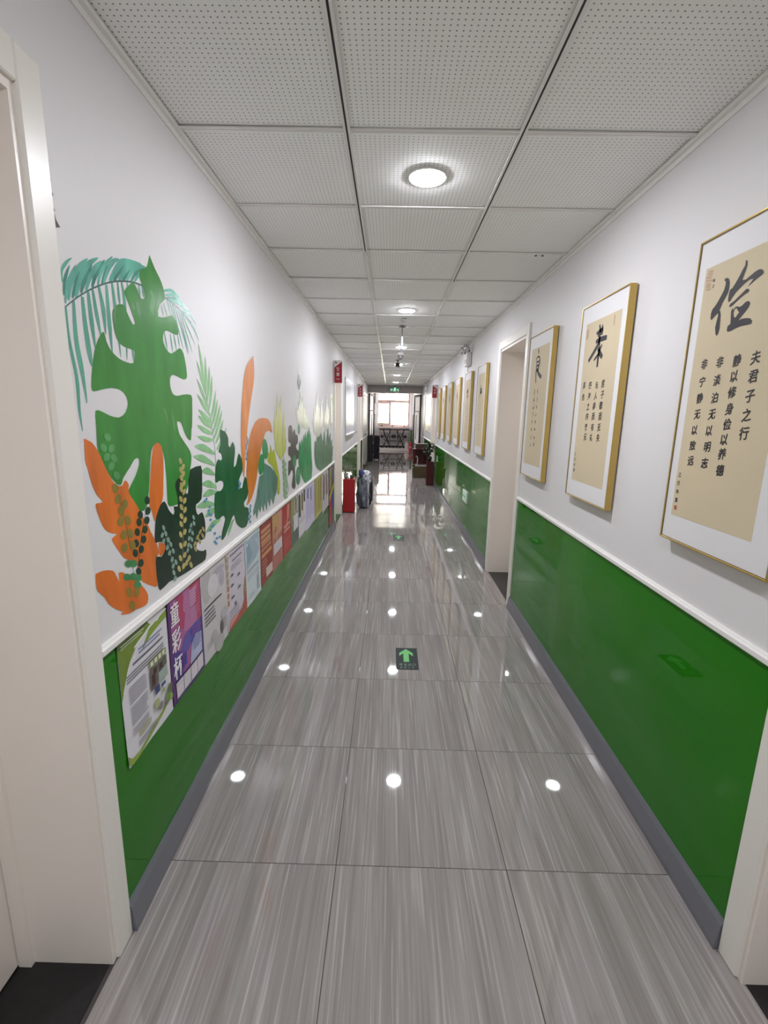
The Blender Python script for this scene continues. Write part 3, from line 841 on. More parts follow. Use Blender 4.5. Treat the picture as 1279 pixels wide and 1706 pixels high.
shape('painted_brown_leaf', 'brown grey lobed leaf painted towards the end of the mural', (96, 92, 88), Dd, [(75, 800), (95, 770), (120, 790), (125, 870), (145, 810), (155, 870), (165, 880), (185, 900), (185, 980), (165, 1010), (175, 1060), (210, 1090), (210, 1150), (170, 1180), (150, 1300), (160, 1500), (130, 1520), (115, 1480), (130, 1350), (110, 1300), (75, 1380), (75, 1200), (100, 1190), (105, 1150), (75, 1120), (75, 1030), (100, 1020), (100, 980), (75, 960)], k=2)
shape('painted_spear_leaf', 'grey green spear leaf painted high in the mural', (124, 140, 128), Dd, [(195, 145), (212, 215), (220, 260), (208, 340), (195, 345), (180, 265), (186, 210)], k=2)
plume('pale plume painted under the spear leaf, window sheen put into its colour', (204, 212, 190), Dd, (245, 770), [(170, 560), (320, 740), (195, 480), (285, 640), (265, 500), (240, 420), (215, 360)], .05)  # near-white colour stands for the window's reflection on the glossy mural paint
plume('green drooping leaf painted towards the end of the mural', (66, 150, 92), Dd, (285, 1420), [(205, 960), (350, 1180), (230, 930), (340, 1000), (255, 880), (335, 850), (275, 850), (320, 780), (300, 830)], .10)
x = nxt(); b = MB(); ovals(b, Dd, [(145, 1200, 22, 75, 0), (190, 1370, 27, 108, 0), (200, 820, 15, 62, 0)], x)
o = b.build('painted_oval_leaf', paint((84, 150, 104)), wall_left); o['label'] = 'green oval leaves painted over the brown leaf'
plume('last grey green grass clump painted beside the door frame', (104, 140, 108), Dd, (490, 1270), [(385, 960), (600, 1020), (410, 900), (590, 940), (430, 830), (570, 860), (455, 820), (545, 800), (500, 830), (480, 940)], .13)
plume('pale feathery plumes beside the door frame, window sheen put into their colour', (212, 214, 196), Dd, (440, 880), [(365, 700), (380, 560), (400, 460), (480, 600), (470, 450), (440, 540), (415, 360)], .06)  # window reflection on the mural, painted here as whitish strokes
plume('slim pale plume last before the door frame, window sheen put into its colour', (208, 212, 192), Dd, (530, 840), [(505, 560), (550, 520), (530, 400)], .06)  # whitish strokes again carry the window's reflection as colour
shape('painted_grass_or_sheen', 'lime green stalk painted at the edge of the door frame', (170, 184, 60), Dd, [(572, 410), (596, 400), (598, 560), (590, 760), (580, 760), (576, 600)], k=2)

# ================================================================== POSTERS under the left rail
SHX = XL + 0.0055
class Poster:
    def __init__(s, y0, y1, z0, z1, rgb, label, seed, name='wall_poster'):
        s.y0, s.y1, s.z0, s.z1, s.seed = y0, y1, z0, z1, seed
        s.e = empty(name, (XL + .004, (y0 + y1) / 2, z0))
        tag(s.e, label, 'poster', 'posters under the left rail')
        s.layer = 0
        b = MB(); n, m = 10, 12
        for side in (0, 1):
            vs = [s.P(i / n, j / m, -.0006 * side) for j in range(m + 1) for i in range(n + 1)]
            fs = [(j * (n + 1) + i, j * (n + 1) + i + 1, (j + 1) * (n + 1) + i + 1, (j + 1) * (n + 1) + i) for j in range(m) for i in range(n)]
            b.add(vs, fs)
        b.build('sheet', mat('poster_%d_%d_%d' % rgb, rgb, 0.4, var=.02, scale=3), s.e, smooth=True)
    def P(s, u, v, off=0.0):
        w = .0012 * math.sin(5.1 * u + s.seed) * math.sin(4.3 * v + 1.7 * s.seed) + .0012
        ed = .0016 * max(0, abs(v - .5) - .4) * 10 * (1 + math.sin(9 * u + s.seed)) * .5
        return (SHX + w + ed + off, s.y0 + (s.y1 - s.y0) * u, s.z0 + (s.z1 - s.z0) * v)
    def rects(s, items, rgb, name='print', rough=.4):
        s.layer += 1
        if name == 'print' and len(items) > 1:
            for it in items:
                s.layer -= 1
                s.rects([it], rgb, name, rough)
            return
        b = MB(); off = .00025 * s.layer
        for (u0, v0, u1, v1) in items:
            n = max(1, int(abs(u1 - u0) * 8)); m = max(1, int(abs(v1 - v0) * 8))
            vs = [s.P(u0 + (u1 - u0) * i / n, v0 + (v1 - v0) * j / m, off) for j in range(m + 1) for i in range(n + 1)]
            b.add(vs, [(j * (n + 1) + i, j * (n + 1) + i + 1, (j + 1) * (n + 1) + i + 1, (j + 1) * (n + 1) + i) for j in range(m) for i in range(n)])
        return b.build(name, mat('print_%d_%d_%d' % rgb, rgb, rough, var=.04, scale=20), s.e)
    def poly(s, uv, rgb, name='print'):
        s.layer += 1
        off = .00025 * s.layer
        return MB().poly([s.P(u, v, off) for u, v in uv]).build(name, mat('print_%d_%d_%d' % rgb, rgb, .4, var=.04, scale=20), s.e)
    def text(s, body, u, v, size, rgb, bold=0.0, vert=False, name='lettering', asp=1.0):
        s.layer += 1
        off = .00025 * s.layer
        b = MB(); H = s.z1 - s.z0; Wd = s.y1 - s.y0
        k = 0
        for ch in body:
            vs, fs = glyphs(ch, bold)
            cu, cv = (u, v - k * size * 1.12) if vert else (u + k * size * H / Wd * 1.08, v)
            for dx in (-.016, .016):
                b.add([s.P(cu + (x + dx) * size * H / Wd * asp, cv + y * size, off + dx * .002) for x, y in vs], fs)
            k += 1
        return b.build(name, mat('print_%d_%d_%d' % rgb, rgb, .4), s.e)
    def lines(s, u0, u1, v1, n, dv, rgb, th=.006, jag=.12, dash=False):
        it = []
        rr = random.Random(s.seed * 13 + n)
        for i in range(n):
            v = v1 - i * dv
            e = u1 - (rr.random() * jag * (u1 - u0) if rr.random() < .5 else 0)
            if dash:
                u = u0
                while u < e - .01:
                    w = dv * .55 * (s.z1 - s.z0) / (s.y1 - s.y0)
                    it.append((u, v, min(u + w, e), v + th)); u += w * 1.35
            else:
                it.append((u0, v, e, v + th))
        s.rects(it, rgb, 'text_lines')['kind'] = 'stuff'

PT, PB = 0.904, 0.512
def arc(cu, cv, ru, rv, a0, a1, n=18):
    return [(cu + ru * math.cos(a0 + (a1 - a0) * i / n), cv + rv * math.sin(a0 + (a1 - a0) * i / n)) for i in range(n + 1)]
pi = math.pi
# 1: green and white information sheet
p = Poster(1.213, 1.505, PB - .005, PT, (222, 219, 226), 'white notice with green curved header, nearest of the posters', 1)
p.poly([(0, .55), (.06, .62), (.16, .76), (.34, .88), (.6, .95), (1, .985), (1, 1), (0, 1)], (116, 140, 52))
p.poly([(.62, .94), (1, .97), (1, .90), (.82, .885), (.62, .86), (.42, .80)], (134, 160, 62))
p.poly([(0, .93), (.30, .93), (.58, 1), (0, 1)], (92, 112, 60))
p.poly([(.3, .885), (.42, .912), (.62, .945), (1, .976), (1, .968), (.62, .932), (.42, .896), (.28, .868), (.15, .74), (.05, .6), (.03, .6), (.14, .75)], (236, 238, 228))
p.poly([(0, .1), (.06, .05), (.2, .035), (.45, .07), (.75, .12), (1, .19), (1, .155), (.75, .08), (.45, .03), (.2, -.0), (.06, .0), (0, .02)], (140, 166, 66))
p.lines(.05, .5, .965, 2, .022, (226, 232, 200), .009, dash=True)
p.lines(.36, .86, .83, 2, .03, (120, 126, 170), .014, dash=True)
p.lines(.24, .92, .75, 1, .03, (92, 88, 104), .018, dash=True)
p.lines(.10, .92, .70, 3, .024, (96, 92, 100), .008)
p.lines(.12, .46, .60, 8, .018, (150, 146, 154), .006)
p.lines(.12, .46, .44, 9, .018, (150, 146, 154), .006)
p.lines(.12, .46, .26, 4, .018, (160, 156, 164), .006)
p.lines(.22, .5, .19, 3, .02, (168, 172, 90), .008)
p.lines(.2, .62, .115, 3, .017, (140, 136, 150), .006)
p.rects([(.52, .60, .90, .655)], (142, 150, 96))
p.rects([(.545 + i * .09, .607, .60 + i * .09, .648) for i in range(4)], (222, 224, 200))
p.rects([(.52, .40, .68, .59)], (112, 98, 92))
p.rects([(.69, .50, .90, .59)], (98, 96, 84))
p.rects([(.69, .40, .90, .495)], (160, 176, 168))
p.rects([(.55, .43, .62, .53), (.73, .51, .8, .56), (.60, .52, .66, .57)], (72, 44, 48))
p.rects([(.60, .33, .70, .40), (.74, .34, .84, .37)], (62, 70, 128))
for cu, cv, r_, c_ in [(.62, .245, .06, (176, 186, 130)), (.78, .30, .03, (150, 176, 96)), (.70, .19, .05, (140, 136, 132)), (.86, .2, .05, (120, 150, 70)), (.93, .25, .06, (96, 112, 70)), (.94, .16, .04, (150, 176, 96)), (.82, .16, .03, (120, 118, 110))]:
    p.poly(arc(cu, cv, r_, r_ * .75, 0, 2 * pi, 14), c_)
# 2: magenta and blue contest poster
p = Poster(1.510, 1.800, PB, PT + .001, (124, 64, 128), 'magenta and violet poster with large white vertical lettering', 2)
p.rects([(.05, .2, .97, 1.0)], (168, 96, 150))
p.poly([(.3, 1), (.97, 1), (.97, .62), (.6, .56), (.42, .60), (.3, .75)], (184, 116, 160))
p.poly([(.62, 1), (.97, 1), (.97, .58), (.86, .58), (.80, .75), (.74, .88)], (182, 74, 100))
p.poly([(.28, .98), (.46, .98), (.5, .80), (.42, .62), (.30, .68)], (178, 64, 104))
p.poly([(.05, .2), (.97, .2), (.97, .56), (.75, .58), (.55, .57), (.42, .55), (.3, .45), (.05, .5)], (96, 88, 168))
p.poly([(.52, .2), (.97, .2), (.97, .42), (.75, .46), (.6, .40)], (184, 188, 222))
p.poly([(.05, .2), (.3, .2), (.3, .44), (.2, .48), (.05, .5)], (84, 62, 140))
p.rects([(0, 0, .07, 1)], (92, 50, 118))
p.rects([(.94, 0, 1, .58)], (84, 56, 122))
p.rects([(.07, 0, .94, .03)], (74, 50, 108))
p.rects([(.07, .19, .94, .212)], (58, 44, 92))
p.rects([(.095 + i * .213, .035, .295 + i * .213, .188) for i in range(4)], (216, 208, 216))
p.lines(.12, .28, .15, 1, .05, (170, 160, 170), .012, dash=True)
p.text('童彩', .18, .86, .235, (240, 236, 240), .01, vert=True, asp=.78)
p.text('杯', .18, .335, .235, (240, 236, 240), .01, asp=.78)
p.rects([(.30, .25, .345, .42), (.38, .27, .42, .40)], (66, 66, 168))
p.lines(.62, .82, .93, 6, .028, (222, 188, 214), .013, dash=True)
p.lines(.62, .9, .75, 6, .018, (212, 158, 196), .004)
p.lines(.62, .92, .50, 1, .04, (150, 70, 140), .03, dash=True)
p.lines(.62, .92, .44, 5, .027, (110, 92, 160), .01, dash=True)
# 3: grey ink-wash sheet
p = Poster(1.803, 2.094, PB - .004, PT, (204, 199, 202), 'pale grey sheet with faint ink drawings and slanted black text', 3)
for cu, cv, ru, rv, c_ in [(.2, .84, .18, .2, (186, 182, 182)), (.7, .9, .25, .04, (176, 172, 186)), (.82, .78, .1, .1, (180, 176, 188)), (.45, .78, .2, .13, (214, 211, 216)), (.4, .2, .12, .07, (182, 178, 178)), (.6, .06, .2, .1, (180, 177, 176)), (.85, .34, .14, .07, (188, 184, 190))]:
    p.poly(arc(cu, cv, ru, rv, 0, 2 * pi, 20), c_)
p.poly(arc(.72, .2, .07, .085, 0, 2 * pi, 16), (92, 86, 84))
p.lines(.08, .85, .585, 1, .04, (74, 70, 72), .022, dash=True)
p.lines(.08, .5, .535, 4, .042, (92, 88, 92), .018, dash=True)
p.lines(.68, .95, .27, 5, .03, (140, 134, 140), .008)
p.lines(.1, .4, .2, 4, .02, (176, 172, 178), .005)
# 4: lilac sheet with an ornamental strip
p = Poster(2.098, 2.388, PB + .002, PT + .001, (208, 200, 212), 'lilac sheet edged by an orange floral strip, fourth poster', 4)
p.rects([(0, .30, .14, 1)], (206, 190, 180))
for i in range(7):
    p.poly(arc(.07, .36 + .095 * i, .05, .04, 0, 2 * pi, 10), (186, 126, 92) if i < 3 else (178, 160, 140))
p.poly([(0, 0), (.15, .06), (.4, .08), (.7, .11), (.9, .2), (1, .34), (1, 0)], (178, 86, 64))
p.poly([(.08, .03), (.3, .06), (.5, .08), (.4, .11), (.2, .12), (.06, .1)], (214, 150, 140))
p.poly([(.85, .2), (1, .3), (1, .52), (.93, .45), (.86, .32)], (176, 128, 84))
p.lines(.2, .95, .93, 1, .04, (120, 112, 124), .022, dash=True)
p.lines(.3, .82, .85, 1, .04, (110, 104, 116), .018, dash=True)
p.lines(.24, .82, .8, 3, .026, (150, 142, 156), .006)
p.rects([(.2, .67, .32, .695), (.55, .60, .67, .625), (.2, .54, .32, .565), (.55, .43, .67, .455), (.2, .38, .34, .405), (.36, .25, .42, .3)], (84, 78, 92))
p.lines(.08, .6, .22, 3, .05, (176, 166, 178), .02, dash=True)
# 5: pale blue
p = Poster(2.392, 2.682, PB, PT + .001, (206, 216, 222), 'pale blue poster with a misty picture and fine text', 5)
p.poly([(.06, .95), (.94, .95), (.94, .66), (.7, .58), (.4, .56), (.06, .52)], (164, 182, 194))
p.poly([(.1, .85), (.4, .9), (.5, .7), (.3, .6), (.1, .62)], (140, 164, 182))
p.poly([(.6, .92), (.9, .9), (.9, .72), (.7, .7)], (178, 194, 202))
p.lines(.08, .9, .5, 2, .03, (110, 122, 134), .012, dash=True)
p.lines(.08, .9, .42, 3, .026, (150, 160, 170), .006)
p.rects([(.72, .1, .75, .32), (.82, .08, .84, .34)], (120, 124, 130))
p.lines(.1, .5, .14, 3, .025, (180, 188, 194), .006)
# 6-8: red recruitment posters
p = Poster(2.688, 2.968, PB + .01, PT + .002, (150, 54, 44), 'dark red poster with rows of golden lettering', 6)
p.lines(.1, .9, .84, 3, .085, (214, 166, 122), .06, 0, dash=True)
p.lines(.1, .9, .62, 2, .075, (206, 150, 110), .05, 0, dash=True)
p.rects([(.1, .44, .95, .505)], (206, 150, 96))
p.lines(.1, .6, .37, 5, .055, (198, 140, 116), .025, .3, dash=True)
p.rects([(.42, .06, .95, .22)], (214, 196, 186))
p = Poster(2.972, 3.272, PB + .01, PT, (182, 108, 96), 'salmon and gold poster with a white panel', 7)
p.poly([(.05, .98), (.6, .98), (.7, .7), (.4, .45), (.05, .5)], (196, 156, 96))
p.poly([(.6, .98), (.95, .98), (.95, .6), (.7, .6)], (208, 150, 140))
p.rects([(.1, .27, .93, .47)], (212, 204, 210))
p.lines(.1, .9, .62, 2, .05, (214, 170, 140), .03, dash=True)
p.lines(.1, .9, .2, 3, .05, (200, 140, 132), .015)
p = Poster(3.278, 3.566, PB + .01, PT, (178, 58, 52), 'bright red poster with a white swoosh and slanted title', 8)
p.poly([(.55, 1), (.85, 1), (.75, .75), (.45, .5), (.25, .45), (.5, .7)], (214, 130, 116))
p.poly([(.9, 1), (1, 1), (1, .5), (.85, .55)], (150, 120, 96))
p.lines(.15, .85, .55, 2, .09, (224, 176, 164), .05, 0, dash=True)
p.lines(.15, .9, .3, 5, .045, (200, 96, 90), .02, .3)
# 9-11 and on
p = Poster(3.572, 3.866, PB, PT, (112, 126, 108), 'mottled grey green photo poster with a white slip', 9)
p.poly([(.0, 1), (.5, 1), (.5, .5), (.2, .4), (0, .5)], (150, 150, 104))
p.rects([(.3, .30, .95, .62)], (220, 214, 220))
p.poly([(.3, 1), (.9, 1), (.9, .66), (.5, .64)], (206, 196, 186))
p.poly([(.6, .95), (.75, .95), (.7, .66), (.6, .66)], (62, 60, 56))
p.rects([(.1, .05, .9, .28)], (92, 108, 98))
p = Poster(3.872, 4.20, PB, PT, (220, 216, 226), 'white poster with dark picture blocks and a blank foot', 10)
p.rects([(.05, .45, .3, .95), (.45, .55, .6, .95), (.72, .7, .95, .98)], (72, 66, 66))
p.rects([(.32, .4, .44, .9), (.62, .45, .7, .9)], (206, 196, 150))
p.lines(.08, .9, .36, 2, .045, (150, 144, 156), .015, dash=True)
p = Poster(4.205, 4.72, PB - .02, PT, (212, 204, 228), 'lilac white poster with faint violet columns', 11)
p.rects([(.1 + .17 * i, .2 + .05 * (i % 2), .17 + .17 * i, .92) for i in range(5)], (176, 166, 208))
p.rects([(.2, .7, .3, .95), (.55, .6, .62, .9)], (92, 84, 104))
p = Poster(4.75, 5.25, PB - .03, PT, (196, 190, 110), 'yellow green striped poster near the end of the row', 12)
p.rects([(.1 + .2 * i, .1, .2 + .2 * i, .95) for i in range(4)], (150, 140, 66))
p.rects([(.5, .2, .58, .9), (.82, .3, .88, .95)], (92, 84, 52))
p = Poster(5.27, 5.82, .44, PT, (206, 194, 200), 'pinkish poster with tall black figures near the end of the row', 13)
p.rects([(.15, .3, .3, .95), (.65, .35, .8, .9)], (70, 60, 66))
p.rects([(.35, .4, .5, .9)], (186, 146, 166))
p.rects([(.55, .3, .62, .95)], (196, 186, 110))
p = Poster(5.86, 6.40, .12, PT, (104, 70, 78), 'tall multicoloured banner beside the mural door frame', 14)
p.rects([(.06, .62, .5, .97)], (150, 142, 92))
p.rects([(.55, .7, .94, .97)], (96, 78, 108))
p.poly([(.05, .42), (.94, .6), (.94, .68), (.05, .52)], (206, 190, 60))
p.poly([(.5, .5), (.94, .56), (.94, .3), (.5, .25)], (60, 72, 150))
p.poly([(.05, .4), (.48, .48), (.48, .05), (.05, .03)], (186, 52, 66))
p.rects([(.55, .05, .94, .22)], (66, 110, 80))

# ================================================================== FRAMED CALLIGRAPHY on the right wall
FXF, FXB = 0.997, 1.028
Z0, Z1, FW = 1.146, 2.126, 0.502
INKX = FXF + .0028
def ink_traced(b, cr, polys):
    for pts in polys:
        b.poly([on_x(*cr(*p), INKX) for p in pts])
def char_at(b, ch, y, z, size, bold=.012, rot=0.0, shear=.10, asp=.9, x=INKX):
    vs, fs = glyphs(ch, bold)
    c, s = math.cos(rot), math.sin(rot)
    for k, (du, dv) in enumerate(((-.014, .008), (.014, -.008))):    # two passes thicken the strokes like a loaded brush
        out = []
        for u, v in vs:
            u, v = u + du, v + dv
            v = v + shear * u
            u = u * asp
            u, v = u * c - v * s, u * s + v * c
            out.append((x - k * 1e-5, y - u * size, z + v * size))
        b.add(out, fs)
def brush_mark(b, y, z, size, rr, x=INKX):
    """a few quick strokes that read as an illegible brush character"""
    for _ in range(rr.randint(3, 5)):
        kind = rr.random()
        u, v = rr.uniform(-.3, .3), rr.uniform(-.35, .35)
        if kind < .45:
            pts = [(u - .3, v - .06), (u, v), (u + .3, v + .06)]
        elif kind < .8:
            pts = [(u + .1, v + .35), (u, v), (u - .12, v - .35)]
        else:
            pts = [(u - .12, v + .15), (u, v), (u + .22, v - .2)]
        vs, fs = stroke2d(smooth_line(pts, 3), 0, prof=lambda t: .085 * (1.1 - .7 * abs(t - .4)))
        b.add([(x, y - p[0] * size * .85, z + p[1] * size) for p in vs], fs)

def frame_picture(yn, label, first=False):
    """yn = edge nearest the viewer"""
    yf = yn + FW
    e = empty('framed_calligraphy', (FXB, (yn + yf) / 2, Z0))
    tag(e, label, 'picture', 'gold framed calligraphy along the right wall')
    t = .0055
    for (a, c, z0, z1) in ((yn, yn + t, Z0, Z1), (yf - t, yf, Z0, Z1), (yn + t, yf - t, Z0, Z0 + t), (yn + t, yf - t, Z1 - t, Z1)):
        MB().rbox(FXF, FXB, a, c, z0, z1, .0012).build('frame_rail', M_GOLD, e)
    q = .002
    for (a, c, z0, z1) in ((yn + t, yn + t + q, Z0 + t, Z1 - t), (yf - t - q, yf - t, Z0 + t, Z1 - t), (yn + t + q, yf - t - q, Z0 + t, Z0 + t + q), (yn + t + q, yf - t - q, Z1 - t - q, Z1 - t)):
        MB().box(FXF + .0015, FXB - .01, a, c, z0, z1).build('inner_lip', M_GOLDEDGE, e)
    MB().box(FXF + .004, FXB - .004, yn + t, yf - t, Z0 + t, Z1 - t).build('mat_board', M_MAT, e)
    MB().box(FXF + .0034, FXF + .0044, yn + (.08 if yn < 2 else .056), yf - (.045 if yn < 2 else .066), 1.236, 2.036).build('scroll_paper', M_PAPER, e)
    MB().box(FXB, XR, (yn + yf) / 2 - .02, (yn + yf) / 2 + .02, Z1 - .05, Z1 - .02).build('wall_hook', M_STEEL, e)
    return e

pic_y = [1.188, 2.146, 3.096, 5.172, 6.122, 7.10, 8.04, 8.98, 9.87]
words = ['largest calligraphy frame nearest the viewer, cut off by the photo edge', 'calligraphy frame with four short columns under a bold spiky character, second in the row',
         'calligraphy frame tucked against the near side of the recessed door', 'first calligraphy frame beyond the recessed door',
         'second calligraphy frame beyond the recessed door', 'third calligraphy frame beyond the recessed door', 'fourth calligraphy frame beyond the recessed door',
         'fifth calligraphy frame beyond the recessed door', 'last calligraphy frame, farthest along the right wall']
pics = [frame_picture(y, w) for y, w in zip(pic_y, words)]

# nearest: big brush character traced stroke by stroke
E1 = crop(1160, 400, 119 / 1015)
b = MB()
ink_traced(b, E1, [
    [(395, 575), (405, 548), (435, 535), (460, 550), (470, 600), (465, 680), (445, 750), (410, 820), (365, 900), (330, 985), (300, 1040), (250, 1090), (210, 1140), (197, 1115), (205, 1040), (225, 985), (265, 935), (300, 880), (350, 790), (395, 700), (415, 620), (415, 585)],
    [(300, 1000), (335, 1005), (342, 1060), (335, 1160), (325, 1260), (305, 1330), (285, 1362), (268, 1340), (263, 1240), (285, 1150), (305, 1070)],
    [(700, 290), (712, 283), (725, 300), (722, 360), (700, 430), (670, 510), (648, 570), (700, 560), (760, 510), (830, 450), (880, 418), (910, 410), (945, 425), (957, 455), (935, 490), (880, 530), (820, 580), (760, 635), (725, 662), (770, 600), (810, 548), (760, 560), (690, 610), (620, 680), (560, 740), (510, 810), (475, 870), (455, 880), (445, 850), (460, 760), (475, 705), (510, 680), (560, 600), (610, 510), (650, 430), (690, 360)],
    [(460, 940), (480, 905), (540, 860), (600, 800), (660, 740), (705, 695), (735, 690), (750, 712), (735, 740), (680, 775), (620, 825), (560, 880), (510, 930), (475, 955)],
    [(490, 1010), (515, 960), (525, 1000), (545, 955), (575, 940), (610, 950), (640, 935), (690, 885), (725, 864), (755, 875), (762, 900), (735, 960), (690, 1020), (640, 1080), (590, 1145), (640, 1118), (700, 1108), (760, 1110), (790, 1150), (775, 1190), (720, 1205), (640, 1220), (560, 1250), (490, 1290), (445, 1305), (428, 1285), (440, 1225), (480, 1190), (485, 1100)],
])
b.build('brush_character', M_INK, pics[0])['label'] = 'large black brushed character'
# paper-coloured counter of the enclosed stroke
MB().poly([on_x(*E1(*p), INKX - .0005) for p in [(530, 1085), (528, 1030), (545, 985), (570, 965), (585, 1000), (605, 1025), (580, 1060), (548, 1105)]]).build('character_counter', M_PAPER, pics[0])
E2 = crop(1110, 570, 169 / 961)
b = MB()
cols = [('夫君子之行', [(845, 145), (820, 325), (790, 512), (758, 690), (732, 865)], 118), ('静以修身俭以养德', [(668, 172), (640, 325), (620, 475), (595, 632), (575, 778), (545, 925), (525, 1060), (505, 1215)], 104),
        ('非淡泊无以明志', [(505, 190), (478, 360), (455, 527), (430, 685), (403, 840), (385, 995), (360, 1145)], 96), ('非宁静无以致远', [(358, 210), (338, 375), (315, 530), (290, 685), (265, 835), (247, 980), (228, 1125)], 88),
        ('乙巳年夏', [(127, 1258), (115, 1335), (103, 1415), (92, 1495)], 42)]
for body, pos, px in cols:
    for ch, q in zip(body, pos):
        c0 = on_x(*E2(*q), INKX)
        up = on_x(*E2(q[0], q[1] - px / 2), INKX); dn = on_x(*E2(q[0], q[1] + px / 2), INKX)
        b = MB()
        char_at(b, ch, c0.y, c0.z, abs(up.z - dn.z) * 1.12, bold=.014 if px > 50 else .006, rot=R.uniform(-.03, .05), shear=.14, asp=.95)
        b.build('small_character', M_INK, pics[0])
b = MB()
for (u0, v0, u1, v1) in ((140, 520, 215, 560), (140, 570, 230, 600), (140, 620, 200, 690), (135, 700, 205, 725), (180, 440, 240, 470), (165, 480, 230, 505)):
    b.poly([on_x(*E1(*p), INKX) for p in ((u0, v0), (u1, v0 - 18), (u1 - 4, v1 - 18), (u0 - 4, v1))])
b.build('seal_print', M_SEAL, pics[0])
b = MB()
for q in ((248, 575), (238, 650)):
    c0 = on_x(*E1(*q), INKX); char_at(b, '印' if q[1] < 600 else '之', c0.y, c0.z, .011, .004)
b.build('seal_lettering', M_INK, pics[0])
b = MB(); b.poly([on_x(*E2(*p), INKX) for p in ((73, 1545), (96, 1548), (93, 1588), (70, 1584)) ]); b.build('seal_print', M_SEAL2, pics[0])

# second: traced big character and four columns
E3 = crop(930, 520, 110 / 552)
b = MB()
for pts, w in [([(345, 105), (350, 150), (352, 195)], .0075), ([(368, 105), (368, 150), (362, 190)], .006), ([(318, 180), (345, 160), (375, 135)], .008), ([(312, 250), (350, 228), (405, 210)], .010), ([(330, 185), (345, 215), (335, 260), (305, 320), (250, 412)], .009),
               ([(338, 250), (345, 275)], .006), ([(345, 280), (335, 350), (322, 460)], .008), ([(365, 270), (345, 315), (335, 340)], .006), ([(295, 405), (320, 370), (340, 345)], .006), ([(330, 300), (345, 340), (365, 378)], .010)]:
    line = [on_x(*E3(*q), INKX) for q in smooth_line(pts, 4)]
    vs, fs = stroke2d([(p.y, p.z) for p in line], 0, prof=lambda t: w * (.75 + .5 * math.sin(t * 2.6)))
    b.add([(INKX, y, z) for y, z in vs], fs)
b.build('brush_character', M_INK, pics[1])['label'] = 'large black brushed character'
b = MB()
for body, pos, px in [('君子敬而无失', [(372, 600), (367, 690), (355, 780), (348, 872), (338, 965), (330, 1052)], 62), ('与人恭而有礼', [(318, 612), (310, 700), (298, 785), (290, 872), (283, 962), (272, 1048)], 58),
                      ('四海之内皆兄', [(265, 612), (257, 703), (247, 790), (238, 872), (230, 962), (222, 1045)], 56), ('弟也', [(215, 612), (206, 710)], 54), ('乙巳年夏', [(142, 1185), (138, 1230), (133, 1275), (130, 1320)], 26)]:
    for ch, q in zip(body, pos):
        c0 = on_x(*E3(*q), INKX); up = on_x(*E3(q[0], q[1] - px / 2), INKX); dn = on_x(*E3(q[0], q[1] + px / 2), INKX)
        b = MB()
        char_at(b, ch, c0.y, c0.z, abs(up.z - dn.z) * 1.15, bold=.012, rot=R.uniform(-.03, .05), shear=.14)
        b.build('small_character', M_INK, pics[1])
b = MB()
for q, s_ in (((245, 160), 20), ((243, 190), 20), ((240, 215), 16)):
    c0 = on_x(*E3(*q), INKX); b.box(INKX - .0003, INKX, c0.y - .012, c0.y + .012, c0.z - .008, c0.z + .008)
c0 = on_x(*E3(468, 62), INKX); b.box(INKX - .0003, INKX, c0.y - .004, c0.y + .004, c0.z - .024, c0.z + .02)
b.build('seal_print', M_SEAL, pics[1])

# third: traced big character, illegible columns
E4 = crop(860, 540, 70 / 442)
b = MB()
for pts, w in [([(236, 255), (234, 310)], .008), ([(205, 385), (225, 345), (245, 345)], .006), ([(215, 385), (212, 450), (205, 520), (203, 620)], .008), ([(245, 345), (245, 400), (225, 480)], .009), ([(215, 400), (240, 390)], .006), ([(212, 440), (238, 430)], .006), ([(212, 500), (235, 470)], .006), ([(215, 470), (235, 525), (262, 558)], .012)]:
    line = [on_x(*E4(*q), INKX) for q in smooth_line(pts, 4)]
    vs, fs = stroke2d([(p.y, p.z) for p in line], 0, prof=lambda t: w * (.7 + .5 * math.sin(t * 2.6)))
    b.add([(INKX, y, z) for y, z in vs], fs)
b.build('brush_character', M_INK, pics[2])['label'] = 'large black brushed character'
b = MB(); rr = random.Random(3)
for x0, x1 in ((222, 180), (190, 145)):
    for i in range(8):
        t = i / 7
        c0 = on_x(*E4(x0 + (x1 - x0) * t, 715 + 555 * t), INKX)
        brush_mark(b, c0.y, c0.z, .032, rr)
tag(b.build('inscription', M_INK, pics[2]), 'two columns of small black brush lettering', kind='stuff')
for k in range(3, 9):
    yc = pic_y[k] + FW / 2
    rr = random.Random(20 + k)
    b = MB()
    for _ in range(2):
        brush_mark(b, yc, 1.86, .13, rr)
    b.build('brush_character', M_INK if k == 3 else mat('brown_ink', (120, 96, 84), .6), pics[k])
    b = MB()
    for c in range(2):
        for i in range(7):
            brush_mark(b, yc + .03 - .06 * c, 1.70 - .045 * i, .026, rr)
    b.build('inscription', mat('brown_ink', (120, 96, 84), .6), pics[k])['kind'] = 'stuff'

